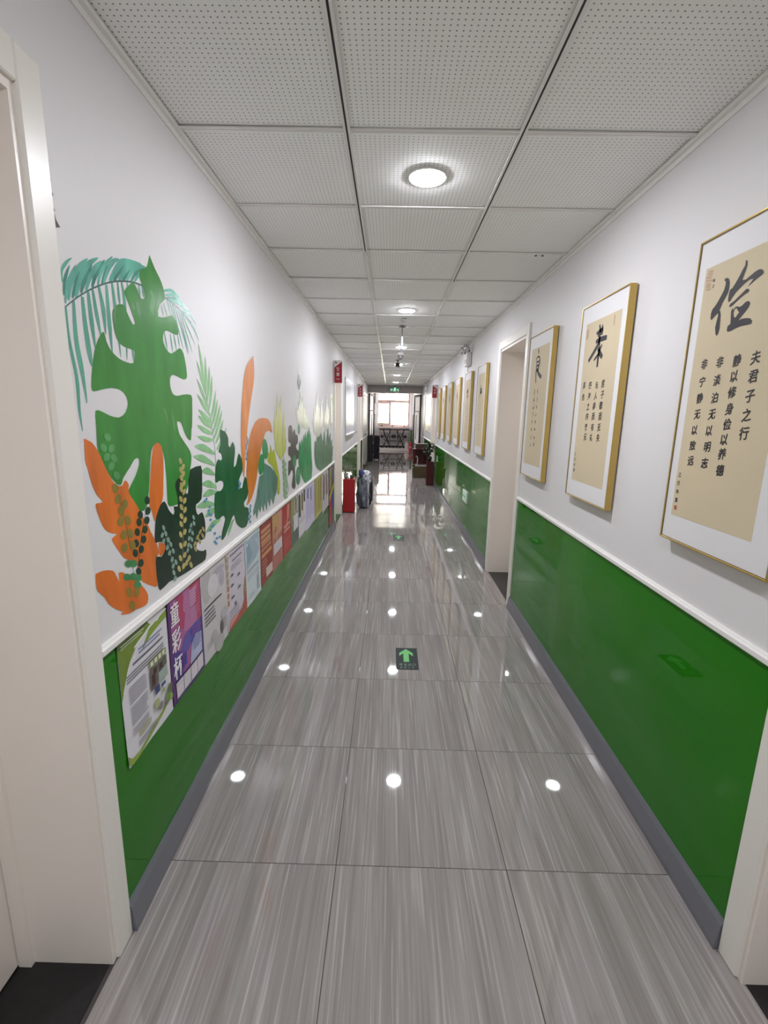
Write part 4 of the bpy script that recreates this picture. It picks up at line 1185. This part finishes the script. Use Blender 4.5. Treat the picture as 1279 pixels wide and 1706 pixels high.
# ================================================================== SIGNS, STICKERS, FIXTURES
def flag_sign(x, s, y, label, text):
    """plate standing out from the wall, facing along the corridor; s=+1 out from the left wall"""
    e = empty('door_sign', (x, y, 1.965))
    tag(e, label, 'sign', 'red and white signs standing out over the doors')
    w, z0, z1 = .118, 1.965, 2.252
    MB().rbox(x, x + s * w, y, y + .014, z0, z1, .003).build('plate', M_WHITEP, e)
    MB().box(x - s * .004, x + s * .006, y - .012, y + .026, z0 + .03, z1 - .03).build('wall_bracket', M_ALU, e)
    f = y - .0012
    MB().poly([(x + s * q, f, z) for q, z in ((.014, z0 + .002), (w - .004, z0 + .002), (w - .004, z1 - .018), (w - .012, z1 - .022), (.014, z1 - .09))]).build('red_field', M_RED, e)
    MB().lathe([(.0135, 0), (.0135, -.001)], (x + s * .034, y - .0004, z1 - .028), 'Y', 16).build('logo_disc', mat('logo_print', (150, 112, 108), .5), e)
    b = MB(); rr = random.Random(int(y * 10))
    for i, ch in enumerate(text):
        zc = z0 + .175 - i * .062
        if ch == '?':
            for j in range(4):
                b.box(x + s * .045, x + s * .078, f - .001, f - .0004, zc - .02 + j * .011, zc - .0145 + j * .011)
            b.box(x + s * .058, x + s * .064, f - .001, f - .0004, zc - .022, zc + .022)
        else:
            vs, fs = glyphs(ch, .02)
            b.add([(x + s * .061 + u * .046, f - .001, zc + v * .046) for u, v in vs], fs)
    b.build('lettering', M_WHITEP, e)
    return e
flag_sign(XL, 1, 6.405, 'red and white classroom sign nearest on the left wall, above the mural end', '教室一')
flag_sign(XL, 1, 11.0, 'red and white door sign on the left wall past the white board', '???')
flag_sign(XR, -1, 10.84, 'red and white door sign on the right wall by the last frame', '??')

def floor_sticker(yc, label):
    x0, x1, y0, y1 = .070, .213, yc - .14, yc + .14
    e = empty('floor_sticker', ((x0 + x1) / 2, yc, 0))
    tag(e, label, 'sticker', 'dark escape arrow stickers on the floor')
    MB().box(x0, x1, y0, y1, .0001, .0009).build('base_film', M_STICKER, e)
    cx = (x0 + x1) / 2 - .004
    a = yc + .125; w = .045
    MB().poly([(cx + u, a - v, .0013) for u, v in ((0, 0), (w, .055), (w, .095), (.018, .06), (.018, .17), (-.018, .17), (-.018, .06), (-w, .095), (-w, .055))]).build('arrow', M_ARROW, e)
    b = MB()
    for i, ch in enumerate('安全出口'):
        vs, fs = glyphs(ch, .01)
        b.add([(x0 + .032 + i * .028 + u * .024, yc - .078 + v * .030, .0013) for u, v in vs], fs)
    for i, ch in enumerate('EXIT'):
        vs, fs = glyphs(ch, .01)
        b.add([(x0 + .034 + i * .024 + u * .026, yc - .115 + v * .034, .0013) for u, v in vs], fs)
    b.build('lettering', M_STEXT, e)
floor_sticker(2.83, 'black floor sticker with a green arrow on the near tiles')
floor_sticker(5.93, 'second floor arrow sticker, farther down the tiles')

# low escape sign on the right dado
e = empty('escape_sign', (XR - .004, 6.27, .43)); tag(e, 'small pale green escape sign low on the right green dado', 'sign')
MB().rbox(XR - .020, XR - .004, 6.10, 6.44, .44, .59, .003).build('housing', M_WHITEP, e)
MB().box(XR - .0212, XR - .020, 6.115, 6.425, .455, .575).build('face', mat('pale_green_face', (176, 222, 190), .3, emit=.12), e)
b = MB()
for (a, c, z0, z1) in ((6.36, 6.40, .50, .53), (6.22, 6.34, .508, .522)):
    b.box(XR - .0222, XR - .0212, a, c, z0, z1)
b.poly([(XR - .0222, 6.22, .54), (XR - .0222, 6.16, .515), (XR - .0222, 6.22, .49)])
b.build('arrow', mat('deep_green_print', (60, 150, 96), .4), e)

# hanging exit sign by the beam
e = empty('exit_sign', (.105, 15.62, 2.32)); tag(e, 'green lit exit sign hanging in front of the beam', 'sign')
MB().rbox(-.05, .262, 15.60, 15.63, 2.315, 2.455, .004).build('housing', M_EXITG, e)
MB().box(.09, .14, 15.605, 15.625, 2.455, 2.50).box(.07, .16, 15.59, 15.64, 2.498, 2.511).build('hanger', M_STEEL, e)
b = MB(); f = 15.5985
b.lathe([(.012, 0), (.012, -.001)], (.118, f, 2.435), 'Y', 12)
for pts in ([(.10, 2.42), (.13, 2.425), (.125, 2.375), (.095, 2.375)], [(.095, 2.38), (.112, 2.375), (.10, 2.345), (.075, 2.33), (.07, 2.338), (.088, 2.352)], [(.108, 2.378), (.126, 2.378), (.145, 2.355), (.13, 2.33), (.12, 2.335), (.128, 2.355)], [(.13, 2.42), (.155, 2.405), (.15, 2.395), (.127, 2.408)], [(.10, 2.415), (.08, 2.395), (.086, 2.388), (.105, 2.402)],
            [(-.03, 2.375), (.0, 2.40), (.0, 2.382), (.05, 2.382), (.05, 2.368), (.0, 2.368), (.0, 2.35)], [(.18, 2.382), (.22, 2.382), (.22, 2.40), (.245, 2.375), (.22, 2.35), (.22, 2.368), (.18, 2.368)]):
    b.poly([(x_, f, z_) for x_, z_ in pts])
b.build('pictogram', M_EXITW, e)
MB().tube([(.174, 15.615, 2.315), (.174, 15.615, 2.19)], .006, 6).build('pull_cord', M_STEEL, e)

# emergency twin lights
def emergency(y, label):
    e = empty('emergency_light', (XR, y, 2.22)); tag(e, label, 'emergency light', 'twin head emergency lights on the right wall')
    MB().rbox(XR - .065, XR, y - .13, y + .13, 2.22, 2.39, .012).build('battery_case', M_WHITEP, e)
    MB().box(XR - .068, XR - .065, y - .1, y + .1, 2.245, 2.30).build('label_strip', M_STEEL, e)
    for q in (-1, 1):
        MB().tube([(XR - .035, y + q * .1, 2.385), (XR - .04, y + q * .12, 2.415)], .012).build('neck', M_DARKMETAL, e)
        h = MB().lathe([(.02, .035), (.042, .03), (.052, .0), (.055, -.03), (.05, -.034)], (XR - .075, y + q * .13, 2.43), 'X', 18).build('lamp_head', M_CHROME, e, smooth=True)
        MB().lathe([(.046, -.035), (.03, -.04), (.01, -.042)], (XR - .075, y + q * .13, 2.43), 'X', 18).build('lens', M_GREY, h, smooth=True)
    MB().tube([(XR - .012, y + .08, 2.22), (XR - .012, y + .09, 2.18), (XR - .010, y + .07, 2.15)], .004, 6).build('cable', M_DARKMETAL, e)
emergency(6.52, 'chrome twin head emergency light high on the right wall, nearer one')
emergency(13.8, 'twin head emergency light high on the right wall near the far beam')

# hanging sign seen edge-on, ceiling cameras
e = empty('hanging_sign', (.104, 5.30, 2.25)); tag(e, 'thin bluish sign board hanging edge-on from a ceiling rod', 'sign')
MB().lathe([(.035, 0), (.035, -.006), (.02, -.014), (.008, -.016)], (.104, 5.40, ZC - .004), n=18).build('ceiling_rose', M_STEEL, e)
MB().tube([(.104, 5.40, ZC - .01), (.104, 5.40, 2.385)], .0055, 8).build('rod', M_STEEL, e)
MB().rbox(.094, .114, 5.29, 5.62, 2.255, 2.39, .003).build('board', M_BLUEP, e)
MB().box(.0925, .094, 5.30, 5.61, 2.27, 2.375).build('printed_face', mat('grey_print_face', (190, 194, 204), .4), e)
e = empty('smoke_detector', (.112, 5.02, ZC - .045)); tag(e, 'small white detector on the ceiling before the hanging rod', 'detector')
MB().lathe([(.03, 0), (.03, -.012), (.022, -.022), (.012, -.026)], (.112, 5.02, ZC - .002), n=18).build('base', M_GREY, e, smooth=True)
MB().lathe([(.006, 0), (.006, -.006)], (.13, 5.02, ZC - .02), n=8).build('indicator', M_WHITEP, e)
e = empty('ceiling_camera', (.13, 7.55, 2.38)); tag(e, 'grey dome camera on the ceiling behind the hanging sign', 'camera')
MB().lathe([(.05, 0), (.052, -.03), (.045, -.04)], (.13, 7.55, ZC - .002), n=20).build('mount', M_WHITEP, e)
MB().lathe([(.044, 0), (.042, -.03), (.03, -.055), (.012, -.068)], (.13, 7.55, ZC - .042), n=20).build('dome', M_STEEL, e, smooth=True)
e = empty('ceiling_camera', (.10, 8.55, 2.36)); tag(e, 'dark grey box camera on the ceiling, farther from the viewer', 'camera')
MB().lathe([(.03, 0), (.03, -.01), (.012, -.014), (.012, -.05)], (.10, 8.60, ZC - .002), n=16).build('bracket', M_STEEL, e)
MB().rbox(.062, .138, 8.47, 8.66, 2.385, 2.455, .008).build('housing', mat('camera_grey', (112, 106, 104), .45), e)
MB().lathe([(.028, 0), (.028, -.02), (.02, -.022)], (.10, 8.47, 2.42), 'Y', 16).build('lens', M_DARKMETAL, e)

# white board on the left wall
e = empty('white_board', (XL, 8.98, 1.2)); tag(e, 'aluminium framed white board on the left wall', 'white board')
by0, by1, bz0, bz1 = 8.0, 9.95, 1.21, 2.165
MB().box(XL, XL + .012, by0 + .02, by1 - .02, bz0 + .02, bz1 - .02).build('writing_surface', M_BOARD, e)
for (a, c, z0, z1) in ((by0, by1, bz0, bz0 + .022), (by0, by1, bz1 - .022, bz1), (by0, by0 + .022, bz0 + .022, bz1 - .022), (by1 - .022, by1, bz0 + .022, bz1 - .022)):
    MB().rbox(XL, XL + .02, a, c, z0, z1, .003).build('frame_rail', M_ALU, e)
MB().box(XL + .02, XL + .07, by0 + .1, by1 - .1, bz0 + .002, bz0 + .008).box(XL + .066, XL + .07, by0 + .1, by1 - .1, bz0 + .008, bz0 + .018).build('pen_tray', M_ALU, e)
# glossy notice board on the far right wall
e = empty('notice_board', (XR, 13.2, 1.17)); tag(e, 'glossy cream notice board on the far right wall', 'notice board')
MB().box(XR - .012, XR, 12.27, 14.13, 1.17, 2.13).build('panel', mat('cream_board', (236, 220, 186), .3, spec=0.25), e)
for (a, c, z0, z1) in ((12.25, 14.15, 1.15, 1.17), (12.25, 14.15, 2.13, 2.15), (12.25, 12.27, 1.17, 2.13), (14.13, 14.15, 1.17, 2.13)):
    MB().box(XR - .018, XR, a, c, z0, z1).build('frame_rail', M_TRIM, e)

# ================================================================== THINGS STANDING IN THE CORRIDOR
def plant(b, base, n, L, W_, spread, rr, lift=.6):
    for i in range(n):
        a = rr.uniform(0, 2 * pi); el = rr.uniform(.1, 1.0) * lift
        d = Vector((math.cos(a) * spread, math.sin(a) * spread, el + .15))
        p = Vector(base) + Vector((math.cos(a), math.sin(a), 0)) * .015 + Vector((0, 0, rr.uniform(0, .1)))
        b.leaf(p + d.normalized() * L * rr.uniform(0, .4), d, (0, 0, 1), L * rr.uniform(.6, 1.1), W_ * rr.uniform(.7, 1.2))

def clampx(b, lo, hi):
    for v in b.v:
        v.x = min(max(v.x, lo), hi)
    return b

# left red planter box
e = empty('planter_box', (-.652, 7.56, 0)); tag(e, 'bright red square planter box beside the left door frame', 'planter')
b = MB().rbox(-.742, -.556, 7.46, 7.66, .012, .55, .004)
b.build('box', M_REDBOX, e)
MB().box(-.732, -.566, 7.475, 7.65, 0, .014).build('plinth', M_DARKMETAL, e)
e = empty('flower_pot', (-.70, 7.52, .55)); tag(e, 'grey pot with withered sprigs on the bright red box', 'pot plant')
MB().lathe([(.024, .552), (.036, .57), (.04, .64), (.037, .64), (.034, .62)], (-.698, 7.53, 0), n=16).build('pot', M_GREY, e, smooth=True)
b = MB(); rr = random.Random(4); plant(b, (-.698, 7.53, .63), 16, .07, .012, .8, rr, .7); clampx(b, -.755, -.657); b.build('leaves', M_SOIL, e)
e = empty('flower_pot', (-.60, 7.54, .55)); tag(e, 'small dark pot of brown sprigs on the bright red box', 'pot plant')
MB().lathe([(.024, .552), (.033, .565), (.036, .61), (.032, .61), (.03, .6)], (-.602, 7.54, 0), n=16).build('pot', mat('brown_pot', (92, 84, 74), .4), e, smooth=True)
b = MB(); plant(b, (-.602, 7.54, .6), 18, .075, .011, .8, rr, .8); clampx(b, -.65, -.53); b.build('leaves', mat('dry_leaves', (112, 104, 84), .7), e)
e = empty('ornament', (-.654, 7.49, .55)); tag(e, 'tiny white ornament on the edge of the red box', 'ornament')
MB().lathe([(.010, .551), (.015, .556), (.012, .568), (.016, .58), (.010, .592), (.003, .596)], (-.654, 7.485, 0), n=12).build('figure', M_WHITEP, e, smooth=True)

# bundle wrapped in plastic beside it
def lump(name, c, r, m, parent, seed, drop=0.0):
    rr = random.Random(seed)
    ph = [rr.uniform(0, 6.28) for _ in range(6)]
    n, k = 44, 28
    vs, fs = [], []
    for j in range(k + 1):
        t = pi * j / k
        for i in range(n):
            a = 2 * pi * i / n
            w = 1 + .12 * math.sin(3 * a + ph[0] + 3 * t) + .08 * math.sin(5 * a + ph[1] - 4 * t) + .07 * math.sin(9 * t + ph[2] + 2 * a) + .05 * math.sin(11 * a + 7 * t + ph[3])
            z = c[2] + r[2] * math.cos(t)
            sq = max(.02, abs(math.sin(t))) ** .45
            vs.append((c[0] + r[0] * w * sq * math.cos(a), c[1] + r[1] * w * sq * math.sin(a), max(z, c[2] - r[2] + .0)))
    for j in range(k):
        for i in range(n):
            fs.append((j * n + i, j * n + (i + 1) % n, (j + 1) * n + (i + 1) % n, (j + 1) * n + i))
    return MB().add(vs, fs).build(name, m, parent, smooth=True)
e = empty('wrapped_bundle', (-.44, 7.95, 0)); tag(e, 'grey bundle wrapped in crumpled clear plastic beside the red box', 'bundle')
lump('bundle_body', (-.445, 7.95, .27), (.105, .16, .27), M_BAG, e, 5)
lump('plastic_top', (-.405, 7.98, .52), (.085, .13, .12), M_BAGW, e, 8)
lump('blue_cloth', (-.475, 7.9, .60), (.04, .06, .06), mat('blue_cloth', (70, 78, 130), .7), e, 11)
lump('plastic_fold', (-.355, 7.9, .30), (.02, .06, .27), M_BAGW, e, 14)
e = empty('black_bag', (-.33, 8.15, 0)); tag(e, 'small black bag behind the plastic wrapped bundle', 'bag')
lump('bag_body', (-.345, 8.25, .22), (.05, .08, .22), mat('black_bag_plastic', (40, 40, 46), .35), e, 17)
MB().tube([(-.37, 8.25, .42), (-.36, 8.25, .5), (-.33, 8.25, .5), (-.32, 8.25, .42)], .006, 6).build('handle', M_DARKMETAL, e)
e = empty('flower_pot', (-.58, 11.0, 0)); tag(e, 'dark potted plant on the floor by the second left door', 'pot plant')
MB().lathe([(.05, 0), (.07, .01), (.085, .16), (.08, .16), (.07, .14)], (-.62, 12.3, 0), n=18).build('pot', M_DARKMETAL, e, smooth=True)
b = MB(); plant(b, (-.62, 12.3, .16), 26, .15, .022, .9, rr, .7); clampx(b, -.72, -.4); b.build('leaves', mat('brown_green_leaves', (70, 64, 44), .6), e)

# right dark red planter with plant and card
e = empty('planter_box', (.92, 10.85, 0)); tag(e, 'dark red square planter box against the right dado', 'planter')
MB().rbox(.845, 1.003, 10.72, 10.92, .012, .553, .004).build('box', M_MAROON, e)
MB().box(.855, .99, 10.735, 10.905, 0, .014).build('plinth', M_DARKMETAL, e)
e = empty('flower_pot', (.90, 10.83, .553)); tag(e, 'bushy dark green pot plant on the dark red planter box', 'pot plant')
MB().lathe([(.04, .556), (.055, .57), (.06, .66), (.055, .66), (.05, .64)], (.905, 10.83, 0), n=18).build('pot', M_DARKMETAL, e, smooth=True)
b = MB(); rr = random.Random(12); [plant(b, (.895 + rr.uniform(-.07, .06), 10.83 + rr.uniform(-.06, .06), .65 + .045 * k), 16, .11, .028, .8, rr, 1.0) for k in range(5)]; clampx(b, .7, 1.02); b.build('leaves', M_GREENLEAF, e)
e = empty('folded_card', (.985, 10.78, .553)); tag(e, 'white folded card standing on the dark red planter box', 'card')
MB().add([(.962, 10.76, .553), (.998, 10.76, .553), (.975, 10.78, .69), (.996, 10.78, .69), (.962, 10.80, .553), (.998, 10.80, .553)], [(0, 1, 3, 2), (5, 4, 2, 3), (0, 2, 4), (1, 5, 3)]).build('card', M_WHITEP, e)

# maroon console with shelf, ornament and basket
e = empty('console_table', (.82, 12.5, 0)); tag(e, 'dark maroon wooden console with open shelves on the right', 'table')
for (x_, y_) in ((.628, 12.36), (.965, 12.36), (.628, 12.74), (.965, 12.74)):
    MB().rbox(x_, x_ + .035, y_, y_ + .035, 0, .70, .003).build('leg', M_MAROON, e)
MB().rbox(.615, 1.012, 12.35, 12.79, .70, .725, .004).build('table_top', M_MAROON, e)
MB().rbox(.63, 1.0, 12.37, 12.77, .27, .29, .003).build('lower_shelf', mat('pale_shelf', (196, 184, 180), .3), e)
MB().box(.66, 1.0, 12.755, 12.77, .29, .70).build('back_panel_or_shade', M_MAROON, e)
MB().rbox(.68, 1.012, 12.76, 12.79, .725, .83, .004).build('upstand', mat('dark_brown_wood', (62, 46, 42), .4), e)
MB().rbox(.675, 1.014, 12.755, 12.795, .83, .842, .003).build('upstand_cap', M_TRIM, e)
MB().rbox(.61, .68, 12.345, 12.40, .725, .738, .003).build('corner_cap', M_TRIM, e)
e = empty('ornament', (.72, 12.5, .29)); tag(e, 'white curved ornament inside the maroon console', 'ornament')
MB().tube([(.69, 12.5, .30), (.735, 12.5, .305), (.738, 12.5, .42), (.732, 12.5, .50), (.70, 12.5, .53), (.688, 12.5, .50)], [.012, .016, .013, .013, .016, .008], 10).build('figure', M_WHITEP, e, smooth=True)
MB().rbox(.672, .745, 12.47, 12.53, .29, .303, .003).build('foot', M_WHITEP, e)
e = empty('wicker_basket', (.78, 12.2, 0)); tag(e, 'olive brown woven basket on the floor before the maroon console', 'basket')
b = MB()
vs, fs = [], []
for (q, z) in ((.0, 0), (.018, .03), (.024, .2), (.03, .25), (.018, .25), (.012, .2), (.0, .03)):
    x0_, x1_, y0_, y1_ = .635 - q, .93 + q, 12.08 - q * .5, 12.32 + q * .5
    ring = [(x0_ + .03, y0_), (x1_ - .03, y0_), (x1_, y0_ + .03), (x1_, y1_ - .03), (x1_ - .03, y1_), (x0_ + .03, y1_), (x0_, y1_ - .03), (x0_, y0_ + .03)]
    vs += [(p[0], p[1], z) for p in ring]
for k in range(6):
    for i in range(8):
        fs.append((k * 8 + i, k * 8 + (i + 1) % 8, k * 8 + 8 + (i + 1) % 8, k * 8 + 8 + i))
fs += [tuple(range(7, -1, -1)), tuple(range(48, 56))]
b.add(vs, fs).build('body', M_OLIVE, e)
MB().tube([(.605, 12.07, .25), (.96, 12.07, .25), (.962, 12.33, .25), (.604, 12.33, .25), (.605, 12.07, .25)], .012, 8).build('rim', M_OLIVE, e)

# suitcase
e = empty('suitcase', (-.48, 16.85, 0)); tag(e, 'tall navy suitcase standing by the left glass door', 'suitcase')
MB().rbox(-.565, -.375, 16.62, 17.1, .05, .86, .03).build('shell', M_NAVY, e)
for z in (.25, .55):
    MB().rbox(-.57, -.37, 16.612, 17.108, z, z + .012, .003).build('band', M_DARKMETAL, e)
for (x_, y_) in ((-.55, 16.68), (-.39, 16.68), (-.55, 17.04), (-.39, 17.04)):
    MB().lathe([(.028, -.012), (.03, 0), (.028, .012)], (x_, y_, .03), 'X', 14).build('wheel', M_DARKMETAL, e)
MB().tube([(-.47, 16.76, .86), (-.47, 16.76, .885), (-.47, 16.96, .885), (-.47, 16.96, .86)], .011, 8).build('carry_handle', M_STEEL, e)

e = empty('black_case', (-.67, 16.08, 0)); tag(e, 'tall black case against the far left wall before the glass door', 'case')
MB().rbox(-.748, -.59, 15.98, 16.18, .03, .90, .02).build('shell', mat('black_fabric', (22, 20, 22), .7), e)
MB().tube([(-.70, 16.08, .90), (-.70, 16.08, .935), (-.64, 16.08, .935), (-.64, 16.08, .90)], .009, 8).build('carry_handle', M_DARKMETAL, e)
for (x_, y_) in ((-.73, 16.0), (-.61, 16.0), (-.73, 16.16), (-.61, 16.16)):
    MB().lathe([(.018, -.01), (.02, 0), (.018, .01)], (x_, y_, .02), 'X', 12).build('wheel', M_DARKMETAL, e)

# fire extinguisher
e = empty('fire_extinguisher', (.915, 21.42, 0)); tag(e, 'red fire extinguisher on the floor by the far window', 'fire extinguisher')
MB().lathe([(.07, 0), (.078, .01), (.078, .33), (.06, .38), (.025, .405), (.02, .42)], (.915, 21.42, 0), n=20).build('cylinder', mat('extinguisher_red', (170, 34, 50), .3), e, smooth=True)
MB().rbox(.89, .94, 21.39, 21.45, .418, .44, .004).box(.86, .95, 21.41, 21.43, .44, .452).build('valve_handle', M_DARKMETAL, e)
MB().tube([(.94, 21.40, .43), (.99, 21.38, .40), (1.0, 21.37, .25), (.985, 21.37, .14)], .01, 8).build('hose', M_DARKMETAL, e)
MB().lathe([(.0785, .14), (.0785, .24)], (.915, 21.42, 0), n=20).build('label_band', mat('label_pink', (206, 120, 120), .5), e)

# radiator behind, platform, iron stand with table top
e = empty('radiator', (.19, 22.24, .12)); tag(e, 'white ribbed radiator under the far window', 'radiator')
for i in range(22):
    x_ = -.47 + i * .0615
    MB().rbox(x_, x_ + .032, 22.20, 22.29, .16, .90, .008).build('fin', M_WHITEP, e)
MB().box(-.5, .9, 22.315, 22.345, .12, .93).build('back_panel_or_shade', mat('radiator_gap_shade', (104, 96, 92), .7), e)  # dark sheet added to paint the shade of the recess between the fins
MB().tube([(-.48, 22.25, .22), (.88, 22.25, .22)], .018).build('pipe', M_WHITEP, e)
MB().tube([(-.48, 22.25, .84), (.88, 22.25, .84)], .018).build('pipe', M_WHITEP, e)
for x_ in (-.4, .78):
    MB().box(x_, x_ + .03, 22.22, 22.34, .094, .17).build('foot', M_WHITEP, e)
struct(MB().rbox(-.76, XR, 21.55, YE, 0, .094, .006).build('trim_20', M_TRIM), 'white raised step below the far window')
e = empty('iron_stand_table', (.17, 21.9, .094)); tag(e, 'ornate wrought iron stand table before the radiator', 'table')
YT = 21.9
MB().rbox(-.53, .86, 21.74, 22.1, .95, .985, .005).build('table_top', M_MAROON, e)
for cx_ in (-.16, .47):
    b = MB()
    for q in (-1, 1):
        b.tube([(cx_ - q * .17, YT, .10), (cx_ - q * .10, YT, .30), (cx_, YT, .52), (cx_ + q * .11, YT, .72), (cx_ + q * .16, YT, .945)], .026, 8)
    b.build('cross_leg', M_IRON, e)
    b = MB()
    for k in range(16):
        a0, a1 = 2 * pi * k / 16, 2 * pi * (k + 1) / 16
        b.tube([(cx_ + .13 * math.cos(a0), YT, .56 + .17 * math.sin(a0)), (cx_ + .13 * math.cos(a1), YT, .56 + .17 * math.sin(a1))], .016, 6)
    b.build('ring', M_IRON, e)
    o = MB()
    for k in range(8):
        a = 2 * pi * k / 8
        o.ellipsoid((cx_ + (.22 if cx_ > .2 else -.22) + .045 * math.cos(a), YT, .62 + .045 * math.sin(a)), (.03, .012, .03), 8, 6)
    o.build('rosette', M_IRON, e)
b = MB()
for k in range(9):
    a = 2 * pi * k / 9
    b.ellipsoid((.15 + .07 * math.cos(a), YT, .63 + .05 * math.sin(a)), (.045, .012, .035), 8, 6)
b.build('medallion', M_IRON, e)
MB().tube([(-.42, YT, .62), (.74, YT, .62)], .016, 6).build('stretcher', M_IRON, e)
MB().tube([(-.16, YT, .42), (.47, YT, .42)], .018, 6).build('stretcher', M_IRON, e)
MB().tube([(-.47, YT, .17), (.82, YT, .17)], .045, 8).build('foot_bar', M_IRON, e)
for x_ in (-.40, -.16, .15, .47, .72):
    MB().rbox(x_ - .03, x_ + .03, YT - .03, YT + .03, .095, .15, .008).build('foot', M_IRON, e)
b = MB()
for k in range(10):
    x_ = -.02 + k * .034
    z_ = .83 + .05 * math.sin(pi * k / 9)
    b.ellipsoid((x_, YT - .01, z_), (.024, .012, .03), 8, 6)
b.build('garland', mat('pale_garland', (196, 180, 158), .6), e)
# things on the sill and table
rr = random.Random(31)
for (x_, y_, zb, nm, lab, m_, n_, L_) in ((-.40, 22.25, 1.055, 'flower_pot', 'low yellow green pot plant on the left of the window sill', M_LIGHTLEAF, 26, .12), (.10, 22.25, 1.055, 'flower_pot', 'tall pot plant in the middle of the window sill', M_GREENLEAF, 9, .12), (.62, 22.25, 1.055, 'flower_pot', 'small pink flowering pot on the right of the window sill', mat('pink_flowers', (186, 116, 124), .6), 14, .06)):
    e = empty(nm, (x_, y_, zb)); tag(e, lab, 'pot plant', 'pots on the far window sill')
    MB().lathe([(.035, 0), (.045, .01), (.055, .085), (.05, .085), (.045, .075)], (x_, y_, zb), n=16).build('pot', mat('terracotta', (150, 108, 96), .6), e, smooth=True)
    b = MB()
    if 'tall' in lab:
        MB().tube([(x_, y_, zb + .07), (x_ + .01, y_, zb + .25), (x_ - .01, y_, zb + .46)], .006, 6).build('stem', M_BRANCH, e)
        for dz in (.18, .22, .40, .45):
            plant(b, (x_ + rr.uniform(-.02, .06), y_, zb + dz), 6, .13, .03, 1.0, rr, .4)
    else:
        plant(b, (x_, y_, zb + .08), n_, L_, .02, .9, rr, .7)
    b.build('leaves', m_, e)
e = empty('white_jug', (.74, 21.64, .094)); tag(e, 'white jug standing on the step beside the iron stand', 'jug')
MB().lathe([(.05, 0), (.07, .02), (.085, .12), (.06, .22), (.04, .27), (.05, .31), (.045, .31)], (.74, 21.64, .094), n=18).build('body', M_WHITEP, e, smooth=True)
MB().tube([(.80, 21.64, .36), (.85, 21.64, .34), (.85, 21.64, .25), (.815, 21.64, .2)], .01, 8).build('handle', M_WHITEP, e)
e = empty('electrical_box', (XL, 21.2, 2.1)); tag(e, 'brown box high on the left wall beyond the glass door', 'box')
MB().rbox(XL, XL + .09, 21.0, 21.35, 2.08, 2.5, .006).build('cabinet', M_BROWNBOX, e)
MB().box(XL + .09, XL + .094, 21.02, 21.33, 2.1, 2.48).build('cover', M_BROWNBOX, e)
MB().lathe([(.012, 0), (.012, .01)], (XL + .094, 21.06, 2.29), 'X', 10).build('lock', M_STEEL, e)

# ================================================================== OUTSIDE
e = empty('building_facade', (4, 40, -4)); tag(e, 'sunlit cream building beyond the far window', 'building')
MB().box(-14, 22, 40, 46, -4, 9).build('wall', M_FACADE, e)
for i in range(6):
    for z_ in (-1.5, 1.8, 5.0):
        MB().box(-11 + i * 5.4, -9 + i * 5.4, 39.9, 40, z_, z_ + 1.6).build('window', mat('facade_glass', (150, 160, 170), .2), e)
e = empty('bare_branch', (-.3, 25, 0)); tag(e, 'thin bare branches outside the far window', 'branch')
MB().tube([(-.62, 25, -1.0), (-.60, 25, .8), (-.50, 25, 1.8), (-.52, 25, 2.2), (-.44, 25, 2.9)], [.03, .025, .018, .014, .008], 8).build('trunk', M_BRANCH, e)
MB().tube([(-.56, 25, 1.25), (-.45, 25, 1.45), (-.28, 25, 1.35), (-.12, 25, 1.28)], [.014, .012, .01, .006], 8).build('twig', M_BRANCH, e)
MB().tube([(-.50, 25, 2.15), (-.36, 25, 1.85), (-.22, 25, 1.55), (-.10, 25, 1.30)], [.012, .01, .009, .006], 8).build('twig', M_BRANCH, e)
struct(MB().box(-30, 30, 22.8, 60, -4.2, -4).build('ground', mat('pavement', (170, 166, 160), .8)))
